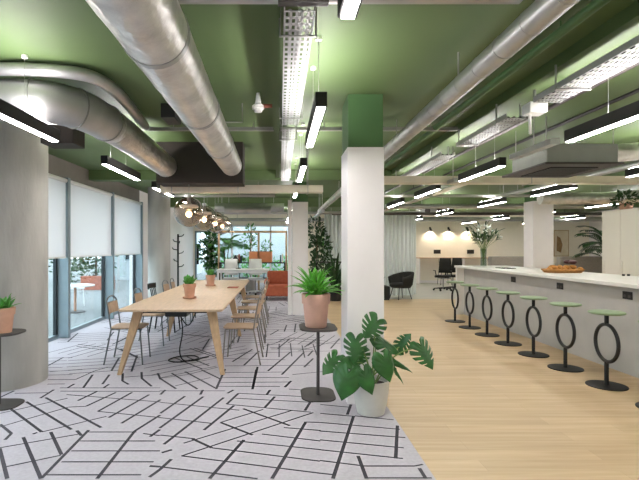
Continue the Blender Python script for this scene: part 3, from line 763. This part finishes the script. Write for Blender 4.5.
MB().lathe([(0,0),(.07,0),(.086,.16),(.096,.162),(.1,.225),(.088,.226),(.084,.2)], 30).build('pot', M['terracotta'], t)
MB().lathe([(0,.198),(.086,.198),(.04,.206),(0,.207)], 24).build('soil', M['soil'], t)
f = MB()
for i in range(22):
    strap(f, (rp.uniform(-.03,.03), rp.uniform(-.03,.03), .2), i*2.4, .15+.9*i/22, rp.uniform(.11,.17), .04, rp.uniform(.1,.6), 6)
f.build('foliage', M['leaf_mid'], t, solid=.0015)
# monstera
PX, PY = .79, 4.09
t = thing('monstera', (PX, PY, 0), label='large split-leaf monstera in a pale grey pot on the floor by the white column', cat='plant')
MB().lathe([(0,.004),(.1,.004),(.115,.012),(.135,.09),(.152,.2),(.158,.3),(.146,.302),(.142,.265)], 40).build('pot', M['pot_grey'], t, sharp=35)
MB().lathe([(0,.262),(.144,.262),(.07,.275),(0,.278)], 28).build('soil', M['soil'], t)
OUT = smoothpath([(.0,-.02,0),(.1,-.2,0),(.27,-.27,0),(.44,-.14,0),(.5,.08,0),(.46,.3,0),(.33,.52,0),(.16,.7,0),(.0,.86,0)], 10)
rm = random.Random(5)
def monstera_leaf(c, tip, normal, L, W, slits, rnd):
    """heart leaf centred on c, midrib along tip, facing normal; slits cut in from the edge between the side veins"""
    y = Vector(tip).normalized(); n = Vector(normal); n = (n-y*n.dot(y)).normalized(); x = y.cross(n)
    c = Vector(c); mb = MB(); S = len(OUT)-1
    for side in (-1, 1):
        vs = []; fs = []
        for i, q in enumerate(OUT):
            s = i/S; mv = .84*s**1.25
            cut = 1.0
            for sp in slits:
                if abs(s-(sp+.02*side)) < .016: cut = .4
            for k in (0, .38, .7, 1.0):
                f = min(k, cut)
                u = q.x*f*side; v = mv+(q.y-mv)*f
                rad2 = (u/.5)**2; tf = max(0, v)
                hh = -.13*rad2 - .2*tf*tf + (.02*math.sin(s*42)*k*(1-s)) + (.05 if v < 0 else 0)*f
                vs.append(c + x*u*W + y*(v-.28)*L + n*hh*L)
        for i in range(S):
            for k in range(3):
                a = i*4+k; w_ = (a, a+1, a+5, a+4)
                fs.append(w_ if side > 0 else w_[::-1])
        mb.add(vs, fs)
    return mb, c - y*L*.28
SL = [.38, .52, .64, .76]
LEAVES = [ # centre x, y, z, tip dir (x,y,z), normal, length, width, slits
 ((.80,4.05,.765),(-.5,-.35,-.55),(.15,-.85,.45),.22,.22,SL),
 ((.635,3.98,.60),(-.12,-.35,-.9),(-.1,-.85,.4),.23,.2,SL),
 ((.60,4.0,.475),(-.8,-.2,.25),(.2,-.6,.75),.16,.16,[]),
 ((.445,4.06,.45),(-.65,-.3,-.6),(-.45,-.75,.5),.22,.2,SL[:3]),
 ((.545,3.86,.345),(-.3,-.3,-.9),(-.15,-.9,.35),.27,.25,[]),
 ((.715,3.86,.36),(.35,-.3,-.85),(.1,-.85,.45),.22,.17,[]),
 ((.885,3.92,.46),(.3,-.25,-.9),(.35,-.9,.2),.24,.21,[]),
 ((.93,4.1,.60),(.85,-.1,-.45),(.2,-.75,.7),.28,.15,SL[1:3]),
 ((1.075,4.12,.61),(.3,-.3,.55),(-.5,-.8,.3),.19,.16,SL),
 ((1.235,4.0,.545),(.45,-.3,-.75),(.3,-.8,.55),.25,.24,SL),
 ((1.05,4.1,.44),(.85,-.1,-.45),(.2,-.5,.9),.24,.07,[]),
 ((1.02,4.02,.36),(.55,-.1,-.8),(.6,-.5,.5),.16,.035,[]),
 ((.70,4.12,.50),(-.3,-.5,-.5),(0,-.6,.75),.18,.17,SL[:3]),
]
for (c, tip, nr, L, W, sl) in LEAVES:
    c = Vector(c)-Vector((PX,PY,0))
    mb, at_ = monstera_leaf(c, tip, nr, L, W, sl, rm)
    lf = mb.build('leaf', M['leaf'], t, solid=.0015, sharp=70)
    b0 = Vector((rm.uniform(-.05,.05), rm.uniform(-.05,.05), .27))
    mid = b0.lerp(at_, .55)+Vector((0,0,.06))
    MB().tube(smoothpath([b0, mid, at_], 5), [.006]*10+[.004], 8).build('stalk', M['stem'], lf)

# coat stand
t = thing('coat_stand', (-2.3, 10.6, 0), label='black branching coat stand by the window end of the table', cat='coat stand')
MB().lathe([(0,0),(.2,0),(.2,.012),(0.02,.02),(0,.02)], 24).build('base', M['black'], t)
MB().tube([(0,0,.015),(0,0,1.74)], .022, 12).build('pole', M['black'], t)
for i, (z, a) in enumerate(((1.0,0),(1.12,2.6),(1.3,.5),(1.38,3.4),(1.52,5.2),(1.56,2.8),(1.68,.2))):
    d = Vector((math.cos(a), math.sin(a), 0))
    MB().tube([(0,0,z), d*.1+Vector((0,0,z+.02)), d*.13+Vector((0,0,z+.06))], .011, 8).build('hook', M['black'], t)

# ------------------------------------------------------------------ bar counter and stools
t = thing('bar_counter', (0,0,0), label='long pale grey bar counter with a white overhanging top', cat='counter')
MB().box(3.78, 4.9, 2.6, 10.2, 1.008, 1.05).build('counter_top', M['stone'], t, bevel=.004)
MB().box(3.96, 4.82, 2.6, 10.1, 0, 1.008).build('counter_body', M['plaster'], t)
MB().box(3.8, 4.9, 10.1, 10.17, 0, 1.008).build('end_panel', M['stone'], t)
for y in (5.35, 6.64, 7.97, 4.06):
    s = MB().box(3.95, 3.96, y-.073, y+.073, .855, .943).build('socket_plate', M['black'], t, bevel=.002)
    for q in (-.036, .036): MB().box(3.947,3.951,y+q-.018,y+q+.018,.875,.905).build('socket_face', M['charcoal'], s)
MB().box(3.955,3.96,4.62,4.8,.6,.64).build('vent_slot', M['galv'], t)
s0 = None
def make_stool():
    t = thing('bar_stool', (0,0,0), label='x', cat='stool', group='green seated bar stools along the counter')
    MB().lathe([(0,0),(.188,0),(.19,.004),(.188,.01),(.03,.014),(0,.014)], 40).build('base', M['black'], t)
    MB().tube([(0,0,.012),(0,0,.25)], .021, 14).build('lower_stem', M['black'], t)
    R = .193; zc = .449
    MB().tube([(0, R*math.cos(2*PI*i/40), zc+R*math.sin(2*PI*i/40)) for i in range(40)], .0185, 12, closed=True).build('ring', M['black'], t)
    MB().tube([(0,0,.645),(0,0,.752)], .021, 14).build('upper_stem', M['black'], t)
    MB().lathe([(0,.75),(.145,.75),(.162,.757),(.169,.766),(.164,.776),(.15,.78),(0,.78)], 40).build('seat', M['seat_green'], t)
    return t
for i in range(8):
    y = 4.2+.708*i
    lab = 'green-seated ring-stem bar stool, %s from the near end' % (['cut by the picture edge, first'] + ORD[1:])[i]
    if i == 0: s0 = make_stool(); s0.location = (3.41, y, 0); s0.rotation_euler = (0,0,-.07); s0['label'] = lab
    else: copy_tree(s0, (3.41, y, 0), -.07, lab)
# things on the counter
t = thing('flower_vase', (4.22, 9.75, 1.05), label='clear glass vase of white flowers at the far end of the counter', cat='vase')
MB().lathe([(0,0),(.058,0),(.06,.01),(.055,.2),(.065,.36),(.061,.36),(.051,.2),(.05,.02),(0,.02)], 24).build('vase', M['vase_glass'], t)
f = MB(); st = MB(); pe = MB()
for i in range(34):
    a = i*2.4; q = (i+.5)/34; h = .52+.4*rp.random()*(1-.4*q); r = .06+.34*q
    top_ = Vector((math.cos(a)*r, math.sin(a)*r, h))
    st.tube(smoothpath([(0,0,.03+.01*(i%3)), (top_.x*.15,top_.y*.15,.36), top_], 4), .003, 5)
    if i % 2 == 0:
        for k in range(5):
            pe.sphere(top_+Vector((rp.uniform(-.035,.035),rp.uniform(-.035,.035),rp.uniform(-.02,.03))), .02, 8, sc=(1,1,.6))
    for k in range(5):
        s = rp.uniform(.45,1); strap(f, Vector((top_.x*s*.9, top_.y*s*.9, .36+(top_.z-.36)*s)), a+rp.uniform(-1.2,1.2), rp.uniform(.4,1.4), rp.uniform(.1,.2), .03, rp.uniform(0,.8), 5)
st.build('stems', M['stem'], t); f.build('foliage', M['leaf_dark'], t, solid=.001); pe.build('blossoms', M['petal'], t)
t = thing('serving_basket', (4.42, 7.35, 1.05), .12, 'shallow woven basket of bread on the counter', 'basket')
MB().prism(rrect(0,0,.5,.32,.1), 0, .012).build('basket_base', M['wicker'], t)
o = rrect(0,0,.5,.32,.1,6); o2 = rrect(0,0,.58,.38,.12,6); n = len(o)
MB().add([(x,y,.01) for x,y in o]+[(x,y,.055) for x,y in o2], [(i,(i+1)%n,n+(i+1)%n,n+i) for i in range(n)]).build('basket_side', M['wicker'], t, solid=.01)
for i in range(9):
    x, y = -.2+.055*i, rp.uniform(-.09,.09)
    o = MB().sphere((0,0,0), .055, 14, sc=(1.25,.8,.7)).build('bread_roll', M['bread'])
    o.location = (4.42+x, 7.35+y+.12*x, 1.102+.03*(i%2)); o.rotation_euler = (0,0,rp.uniform(0,3))
    tag(o, 'small crusty bread roll in the woven basket on the counter', 'bread', 'bread rolls in the basket')
for i, (x, y, z) in enumerate(((.08,.0,.17),(.15,.05,.165),(.11,-.08,.165))):
    o = MB().sphere((4.42+x,7.35+y,1.05+z), .048, 14, sc=(1.3,1,.72)).build('dark_bun', M['plum'])
    tag(o, 'dark purple bun piled on the bread rolls in the basket', 'bread', 'dark buns on top of the basket')
o = MB().box(4.1,4.32,8.6,8.95,1.05,1.062).build('menu_tablet', M['screen_black'], bevel=.003); tag(o, 'thin dark tablet lying on the counter behind the flower vase', 'tablet')
t = thing('tap_button', (4.75, 6.5, 1.05), label='pair of small black knobs on the counter by the cabinets', cat='knob')
MB().lathe([(0,0),(.018,0),(.018,.025),(0,.025)], 16, (0,0,0)).build('knob', M['black'], t)
MB().lathe([(0,0),(.018,0),(.018,.025),(0,.025)], 16, (.07,0,0)).build('knob', M['black'], t)
# tall cabinets behind the counter
c0 = None
for i in range(5):
    y1 = 8.76-.47*i
    lab = 'tall cream cabinet behind the counter, %s along the run from the far end' % ORD[i]
    if c0 is None:
        c0 = thing('tall_cabinet', (6.0, y1, 0), 0, lab, 'cabinet', 'tall cream cabinets')
        MB().box(.022,.62,-.469,-.001,0,2.11).build('carcass', M['cream'], c0)
        dr = MB().box(0,.02,-.466,-.004,.08,2.105).build('door', M['cream'], c0, bevel=.002)
        MB().box(-.012,0,-.07,-.055,.95,1.2).build('handle', M['cream'], dr)
    else: copy_tree(c0, (6.0, y1, 0), 0, lab)
t = thing('potted_plant', (6.22, 8.45, 2.11), label='dark leafy plant in a low brown pot on top of the tall cabinets', cat='plant')
MB().lathe([(0,0),(.09,0),(.11,.12),(.1,.12),(.095,.1),(0,.1)], 20).build('pot', M['terracotta'], t)
f = MB(); leafy(f, (-.02,.0,.2), 150, .16, .09, rp, (1,1.4,.7)); f.build('foliage', M['leaf_dark'], t)

# ------------------------------------------------------------------ back right zone
t = thing('sheer_curtain', (0,0,0), label='pale grey pleated curtain hanging behind the black lounge chair', cat='curtain')
vs = []; fs = []; K = 240
for i in range(K+1):
    u = i/K; x = 1.3+2.8*u; y = 13.8+.035*math.sin(u*150)+.015*math.sin(u*67)
    if u > .9: y += (u-.9)*4
    vs += [(x,y,.03),(x,y,2.46)]
for i in range(K): fs.append((2*i,2*i+2,2*i+3,2*i+1))
MB().add(vs, fs).build('curtain_fabric', M['curtain'], t, sharp=80)
MB().box(1.3,4.1,13.78,13.82,2.46,2.5).tube([(1.5,13.8,2.5),(1.5,13.8,2.62)],.01,6).tube([(3.8,13.8,2.5),(3.8,13.8,H)],.01,6).build('curtain_rail', M['wire'], t)
t = thing('lounge_chair', (3.36, 13.1, 0), PI+.45, 'black tub lounge chair in front of the grey curtain', 'chair')
# tub shell: facing +X local
vs = []; fs = []; K = 20
for i in range(K+1):
    a = math.radians(60+240*i/K); back = .5*(1-math.cos(a))
    for (r, z) in ((.25,.33),(.31,.42),(.34,.5+.16*back),(.35,.56+.2*back)): vs.append((r*math.cos(a)*1.0, r*math.sin(a), z))
for i in range(K):
    for j in range(3): a = i*4+j; fs.append((a,a+4,a+5,a+1))
MB().add(vs, fs).build('backrest', M['black_fabric'], t, solid=.04)
MB().lathe([(0,.32),(.25,.32),(.3,.36),(.3,.42),(.26,.45),(0,.45)], 24).build('seat', M['black_fabric'], t)
for a in (.7,-.7,PI-.7,PI+.7): MB().tube([(.2*math.cos(a),.2*math.sin(a),.34),(.3*math.cos(a),.3*math.sin(a),0)], .011, 8).build('leg', M['black'], t)
t = thing('ottoman', (2.78, 13.0, 0), label='square black ottoman beside the black lounge chair', cat='stool')
MB().box(-.22,.22,-.22,.22,.03,.38).build('cushion', M['black_fabric'], t, bevel=.03)
MB().box(-.2,.2,-.2,.2,0,.03).build('plinth', M['black'], t)
t = thing('potted_plant', (2.8, 13.0, .38), label='little twiggy plant in a black pot on the black ottoman', cat='plant')
MB().lathe([(0,0),(.05,0),(.065,.1),(.055,.1),(.05,.08),(0,.08)], 18).build('pot', M['black'], t)
f = MB()
for i in range(16): strap(f, (0,0,.08), i*2.4, .1+.8*i/16, rp.uniform(.15,.28), .02, .5, 5)
f.build('foliage', M['leaf_dark'], t)
# wall bench, bar stools, office chairs, sconces
t = thing('wall_bench', (0,0,0), label='pale standing-height work bench along the back wall under the wall lights', cat='bench')
MB().box(5.45,9.8,18.35,YB-.03,1.0,1.04).build('bench_top', M['tabletop'], t)
for x in (5.45, 7.2, 9.76): MB().box(x,x+.04,18.4,YB-.03,0,1.0).build('end_panel', M['white'], t)
def wire_stool(x, y, label):
    t = thing('wire_bar_stool', (x,y,0), label=label, cat='stool', group='thin black wire bar stools')
    for sx in (-1,1):
        for sy in (-1,1): MB().tube([(sx*.21,sy*.19,0),(sx*.15,sy*.14,.78)], .009, 6).build('leg', M['black'], t)
    MB().tube([(-.19,-.17,.25),(.19,-.17,.25),(.19,.17,.25),(-.19,.17,.25)], .007, 6, closed=True).build('foot_rail', M['black'], t)
    MB().prism(rrect(0,0,.36,.34,.06), .78, .8).build('seat', M['black'], t)
    MB().tube([(-.15,.15,.8),(-.16,.19,.98),(.16,.19,.98),(.15,.15,.8)], .009, 6).build('back_hoop', M['black'], t)
wire_stool(6.3, 18.0, 'thin black wire bar stool at the back wall bench, left one')
wire_stool(8.2, 18.0, 'thin black wire bar stool at the back wall bench, behind the flower vase')
def office_chair(x, y, rz, m, label, group):
    t = thing('office_chair', (x,y,0), rz, label, 'chair', group)
    b_ = MB()
    for i in range(5):
        a = 2*PI*i/5; b_.tube([(0,0,.1),(.3*math.cos(a),.3*math.sin(a),.07)], [.025,.015], 8)
    b_.build('star_base', M['black'] if m == 'black_fabric' else M['plastic_white'], t)
    for i in range(5):
        a = 2*PI*i/5; MB().tube([(.3*math.cos(a)-.012,.3*math.sin(a),.033),(.3*math.cos(a)+.012,.3*math.sin(a),.033)], .033, 12).build('caster', M['black'], t)
    MB().tube([(0,0,.09),(0,0,.45)], .025, 10).build('gas_column', M['wire'], t)
    MB().prism(rrect(0,0,.48,.48,.1), .44, .51).build('seat', M[m], t, bevel=.02)
    vs = []; fs = []
    for i in range(9):
        u = -1+i/4
        for z in (.58,.75,.92,1.08): vs.append((-.23-.05*(z-.58)+.05*u*u, u*.21*(1-.15*((z-.58)/.5)**2), z))
    for i in range(8):
        for j in range(3): a = i*4+j; fs.append((a,a+4,a+5,a+1))
    MB().add(vs, fs).build('backrest', M[m], t, solid=.035)
    MB().tube([(-.1,0,.45),(-.26,0,.48),(-.27,0,.7)], .022, 8).build('back_support', M['black'], t)
    for s in (-1,1): MB().tube([(-.05,s*.25,.48),(-.02,s*.27,.66),(.16,s*.27,.67)], .016, 8).build('armrest', M['black'], t)
office_chair(5.42, 15.6, -2.2, 'black_fabric', 'black office chair beyond the counter end, left of two', 'black office chairs')
office_chair(5.85, 15.9, -2.6, 'black_fabric', 'black office chair beyond the counter end, right of two', 'black office chairs')
for i, x in enumerate((6.06, 6.8, 7.55)):
    t = thing('wall_light', (x, YB, 2.2), label='small brass wall light on the back wall, %s of three from the left' % ORD[i], cat='wall light', group='wall lights on the back wall')
    MB().box(-.03,.03,-.015,0,-.04,.06).build('wall_plate', M['black'], t)
    MB().tube([(0,-.01,.03),(0,-.1,.04),(0,-.12,0)], .008, 8).build('arm', M['black'], t)
    MB().lathe([(.015,0),(.03,-.02),(.05,-.1)], 18, (0,-.12,0)).build('lamp_shade', M['charcoal'], t, solid=.003)
    MB().sphere((0,-.12,-.06), .025, 10).build('bulb', M['sconce'], t)
    l = bpy.data.lights.new('sconce_spot', 'SPOT'); l.energy = 26; l.color = (1,.82,.6); l.spot_size = 2.4; l.spot_blend = .8; l.shadow_soft_size = .03
    lo = bpy.data.objects.new('bulb_light', l); COL.objects.link(lo); lo.location = (x, YB-.13, 2.1); lo.rotation_euler = (math.radians(25),0,0)
for x in (6.35, 7.7):
    o = MB().box(x-.14,x+.14,YB-.015,YB,1.18,1.34).build('wall_socket', M['black'], bevel=.003); tag(o, 'black wall socket panel on the back wall, %s the flower vase' % ('left of' if x < 7 else 'behind'), 'socket')
# grey banquette
bq = 0
for (x0, x1, lab) in ((6.05,7.5,'long grey upholstered banquette back behind the counter, left of the cream column'), (8.05,9.9,'long grey upholstered banquette back behind the counter, beneath the palm')):
    t = thing('banquette', (x0, 13.6, 0), label=lab, cat='sofa')
    L = x1-x0
    MB().box(0,L,-.12,.1,.0,1.18).build('backrest', M['grey_fabric'], t, bevel=.03)
    MB().box(0,L,.1,.6,.1,.45).build('seat', M['grey_fabric'], t, bevel=.03)
    MB().box(.02,L-.02,.12,.56,0,.1).build('plinth', M['black'], t)
t = thing('framed_picture', (11.36, YB, 1.6), label='framed beige artwork on the back wall beside the palm', cat='picture')
MB().box(-.3,.3,-.03,0,-.53,.53).build('picture_frame', M['frame_wood'], t)
MB().box(-.27,.27,-.034,-.03,-.5,.5).build('picture', M['art'], t)
MB().prism([(-.2,-.3),(-.02,-.38),(.04,-.05),(-.05,.22),(-.18,.3)], .0, .003).build('picture_print', M['art_mark'], t)
bpy.data.objects['picture_print'].rotation_euler = (PI/2,0,0); bpy.data.objects['picture_print'].location = (0,-.034,0)
def palm(x, y, h, label, n=13, fl=.9, pot_m='black', m='leaf_dark', spread=1., rnd=rp):
    t = thing('potted_palm', (x,y,0), label=label, cat='plant')
    MB().lathe([(0,0),(.16,0),(.2,.4),(.185,.4),(.18,.36),(0,.36)], 24).build('pot', M[pot_m], t)
    s = MB()
    for i in range(3):
        s.tube(smoothpath([(.05*math.cos(i*2.1),.05*math.sin(i*2.1),.35),(.07*math.cos(i*2.1),.07*math.sin(i*2.1),h*.55),(.1*math.cos(i*2.1),.1*math.sin(i*2.1),h*.72)],4), .016, 8)
    s.build('stem', M['bark'], t)
    f = MB()
    for i in range(n):
        az = i*2.4+rnd.uniform(-.2,.2); lean = .2+.75*(i/n); L = fl*rnd.uniform(.8,1.1)
        d = Vector((math.cos(az), math.sin(az), 0)); p = Vector((0,0,h*rnd.uniform(.45,.72))); ang = lean; S = 16
        for k in range(S):
            p = p+(d*math.sin(ang)*spread+Vector((0,0,1))*math.cos(ang))*L/S; ang += 1.3/S
            if k > 2:
                w = L*.42*math.sin(PI*(k-1)/S)+.04
                for sd in (-1,1):
                    strap(f, p, az+sd*.95, ang+.1, w, .042, .5, 3)
        f.tube([Vector((0,0,h*.5)), p-d*.2, p], .004, 4) if False else None
    f.build('fronds', M[m], t)
    return t
palm(8.75, 12.6, 2.2, 'tall dark green potted palm behind the counter beside the tall cabinets', 20)
# ------------------------------------------------------------------ back left zone
DY = 14.0
t = thing('work_desk', (-1.08, DY, 0), label='white bench desk with slim legs beyond the long table', cat='desk')
MB().box(-.76,.76,-.4,.4,.765,.795).build('desk_top', M['desk_white'], t, bevel=.003)
for x in (-.72,.72):
    for y in (-.36,.36): MB().box(x-.025,x+.025,y-.025,y+.025,0,.765).build('leg', M['desk_white'], t)
MB().box(-.7,.7,-.37,-.33,.7,.765).build('cross_rail', M['desk_white'], t)
for i, x in enumerate((-1.5, -.75)):
    office_chair(x, DY+.42, -1.5, 'plastic_white', 'white task chair at the white bench desk, %s one' % ('window side' if i == 0 else 'aisle side'), 'white task chairs')
t = thing('desk_lamp', (-1.25, DY+.1, .795), label='small black desk lamp on the white bench desk', cat='lamp')
MB().lathe([(0,0),(.08,0),(.08,.015),(0,.015)], 18).build('base', M['black'], t)
MB().tube([(0,0,.01),(.03,0,.22),(-.06,0,.36)], .01, 8).build('arm', M['black'], t)
MB().lathe([(.02,.05),(.04,.0),(.075,-.06)], 18, (-.09,0,.36)).build('lamp_shade', M['black'], t, solid=.004)
# timber planter divider
t = thing('shelf_divider', (0, 15.0, 0), label='pale timber frame divider with a dark shelf holding plants', cat='shelf')
m = MB()
for x in (-1.95, -.68, .2): MB().box(x-.03,x+.03,-.03,.03,0,1.9).build('post', M['frame_wood'], t)
MB().box(-1.98,.23,-.04,.04,1.9,1.97).build('top_beam', M['frame_wood'], t)
MB().box(-1.92,.17,-.18,.18,.93,.965).build('shelf', M['black'], t)
MB().box(-1.92,.17,-.18,.18,.45,.48).build('shelf', M['black'], t)
for x in (-1.9,.15): MB().box(x-.02,x+.02,-.17,-.14,0,.93).box(x-.02,x+.02,.14,.17,0,.93).build('shelf_support', M['black'], t)
t = thing('trough_planter', (-.62, 15.12, .965), label='terracotta orange trough planter on the divider shelf', cat='planter')
MB().prism(rrect(0,0,.74,.3,.05), 0, .34).build('trough', M['terracotta_box'], t, bevel=.006)
MB().prism(rrect(0,0,.66,.22,.04), .335, .345).build('soil', M['soil'], t)
f = MB(); leafy(f, (.2,0,.5), 70, .16, .1, rp); f.build('foliage', M['leaf_mid'], t)
t = thing('small_tree', (-.98, 15.55, 0), label='slender leafy indoor tree rising behind the divider by the planter', cat='plant')
MB().lathe([(0,0),(.15,0),(.18,.35),(.165,.35),(.16,.32),(0,.32)], 20).build('pot', M['pot_grey'], t)
MB().tube(smoothpath([(0,0,.3),(.03,0,.9),(-.02,.02,1.7)],5), .015, 8).build('trunk', M['bark'], t)
f = MB()
for z, r in ((1.1,.2),(1.4,.28),(1.7,.28),(1.95,.22)): leafy(f, (rp.uniform(-.08,.08),0,z), 60, r, .11, rp)
f.build('foliage', M['leaf_mid'], t)
for i, (x, m) in enumerate(((-1.42,'book_b'),(-1.36,'book_c'),(-1.3,'book_a'),(-1.24,'book_b'),(.02,'book_b'),(.08,'book_c'))):
    o = MB().box(x-.02,x+.02,14.9,15.08,.965,.965+.2+.03*(i%3)).build('book', M[m], bevel=.003)
    tag(o, '%s book standing on the dark divider shelf, %s' % ({'book_a':'red','book_b':'navy','book_c':'cream'}[m], ['first of the left row','second of the left row','third of the left row','last of the left row','near the right post','beside the right post'][i]), 'book', 'books on the divider shelf')
# bushy floor plants
def big_plant(x, y, h, w, label, m, pot_m='pot_grey', n=60, kind='strap'):
    t = thing('floor_plant', (x,y,0), label=label, cat='plant')
    MB().lathe([(0,0),(.15,0),(.19,.36),(.175,.36),(.17,.33),(0,.33)], 22).build('pot', M[pot_m], t)
    f = MB()
    if kind == 'strap':
        for i in range(n):
            strap(f, (rp.uniform(-.08,.08),rp.uniform(-.08,.08),.33), i*2.4, .05+.7*rp.random(), h*rp.uniform(.5,1.0), .075, rp.uniform(.3,1.2), 8)
    else:
        MB().tube([(0,0,.3),(.03,.02,h*.8)], .018, 8).build('trunk', M['bark'], t)
        for k in range(7): leafy(f, (rp.uniform(-.5,.5)*w,rp.uniform(-.5,.5)*w,.7+(h-.8)*k/6), n//2, w*.55, .17, rp)
    f.build('foliage', M[m], t)
palm(-1.85, 16.0, 2.0, 'tall feathery palm in front of the back window', 20, .8, 'pot_grey', 'leaf_mid')
big_plant(-2.36, 15.9, 1.95, .36, 'dense dark green floor plant left of the timber divider', 'leaf', kind='bush', n=150)
big_plant(1.05, 13.6, 2.1, .5, 'dark broad-leaved floor plant between the two white columns, nearer the second', 'leaf_dark', kind='bush', n=130)
big_plant(1.62, 14.6, 2.3, .45, 'tall olive floor plant behind the near white column', 'leaf_mid', kind='bush', n=110)
big_plant(1.5, 12.7, 1.3, .4, 'low arching floor plant on the wood floor between the white columns', 'leaf_dark', 'black', 40)
t = thing('low_shelf', (1.45, 12.95, 0), label='low black shelving unit under the dark plants between the columns', cat='shelf')
for z in (.25,.62,1.02): MB().box(-.45,.55,-.13,.13,z,z+.03).build('shelf', M['charcoal'], t)
for x in (-.44,.53):
    MB().box(x-.012,x+.012,-.13,-.1,0,1.02).build('leg', M['black'], t); MB().box(x-.012,x+.012,.1,.13,0,1.02).build('leg', M['black'], t)
# rust armchair
t = thing('armchair', (0, 13.0, 0), label='rust red upholstered armchair left of the second white column', cat='armchair')
MB().box(-.36,.36,-.35,.35,.12,.42).build('seat', M['rust'], t, bevel=.04)
MB().box(-.36,.36,.2,.38,.4,.78).build('backrest', M['rust'], t, bevel=.05)
for s in (-1,1): MB().box(s*.36-.07,s*.36+.07,-.35,.35,.12,.56).build('armrest', M['rust'], t, bevel=.04)
for x in (-.36,.36):
    for y in (-.28,.28): MB().tube([(x,y,0),(x,y,.13)], .016, 8).build('leg', M['black'], t)

# ------------------------------------------------------------------ outside
struct('ground', MB().box(-40, XL-.26, -12, 60, -.3, -.06), M['paving'])
struct('ground_back', MB().box(XL-.26, 20, YB+.21, 60, -.3, -.06), M['paving'])
t = thing('patio_table', (-4.75, 10.9, -.06), label='white round patio table outside beyond the glass', cat='table')
MB().lathe([(0,.6),(.42,.6),(.43,.615),(.42,.63),(0,.63)], 32).build('table_top', M['plastic_white'], t)
MB().tube([(0,0,.02),(0,0,.6)], .03, 12).build('pedestal', M['terracotta'], t)
MB().lathe([(0,0),(.22,0),(.22,.02),(0,.03)], 24).build('base', M['charcoal'], t)
t = thing('patio_chair', (-5.3, 12.2, -.06), .4, 'white wire patio chair outside beside the round table', 'chair')
for sx in (-1,1):
    for sy in (-1,1): MB().tube([(sx*.2,sy*.2,0),(sx*.17,sy*.17,.44)], .012, 8).build('leg', M['plastic_white'], t)
MB().prism(rrect(0,0,.42,.42,.08), .43, .46).build('seat', M['plastic_white'], t)
MB().tube([(-.17,-.17,.45),(-.22,-.18,.8),(-.22,.18,.8),(-.17,.17,.45)], .012, 8).build('back_frame', M['plastic_white'], t)
struct('wall_brick', MB().box(-7.0,-5.9,16.5,16.8,-.06,.42), M['brick'])
ro = random.Random(9)
for i, (x, y, h) in enumerate(((-7.3,18.6,2.3),(-9.3,20.3,3.4),(-11.6,18.8,2.8))):
    t = thing('garden_tree', (x,y,-.06), label='leafy garden tree outside behind the brick wall, %s from the right' % ORD[i], cat='tree', group='garden trees outside')
    MB().tube([(0,0,0),(.05,0,h*.8)], [.06,.03], 8).build('trunk', M['bark'], t)
    f = MB()
    for k in range(9): leafy(f, (ro.uniform(-.6,.6),ro.uniform(-.6,.6),.5+(h-.7)*k/8), 70, .62, .2, ro)
    f.build('crown', M['leaf_dark'], t)
struct('wall_added_backdrop', MB().box(-3.4, 3.5, 24, 24.3, -.06, 5), M['facade'])  # added backdrop, keeps the view through the back window from blowing out
t = thing('hedge', (0,0,0), label='low green hedge outside the back window', cat='hedge')
f = MB()
for k in range(14): leafy(f, (-3+.42*k, 23.2, .45), 60, .5, .2, ro)
f.build('hedge_foliage', M['leaf_mid'], t)
t = thing('neighbour_building', (-6.2, 21.5, -.06), label='white rendered building outside across the terrace', cat='building')
MB().box(-1.4,1.6,0,6,0,6.5).build('wall', M['facade'], t)
for x in (-.9,.4):
    wq = MB().box(x,x+.8,-.03,.0,.9,2.2).build('window', M['alu'], t)
    MB().box(x+.05,x+.75,-.035,-.03,.95,2.15).build('pane', M['screen_black'], wq)

# ------------------------------------------------------------------ light and camera
w = bpy.data.worlds.new('overcast'); scene.world = w; w.use_nodes = True
bg = w.node_tree.nodes['Background']; bg.inputs['Color'].default_value = (.80,.91,1,1); bg.inputs['Strength'].default_value = 2.1
cam = bpy.data.cameras.new('camera'); co = bpy.data.objects.new('camera', cam); COL.objects.link(co)
co.location = (0,0,1.45); co.rotation_euler = (PI/2,0,0)
cam.sensor_fit = 'HORIZONTAL'; cam.sensor_width = 36; cam.lens = 36*470/639
cam.shift_x = 39.5/639; cam.shift_y = 7/639; cam.clip_start = .05
scene.camera = co
vs = scene.view_settings; vs.view_transform = 'Standard'; vs.look = 'None'; vs.gamma = 1; vs.exposure = 1.3
scene.cycles.max_bounces = 8; scene.cycles.diffuse_bounces = 5; scene.cycles.transparent_max_bounces = 12
scene.cycles.sample_clamp_indirect = 6
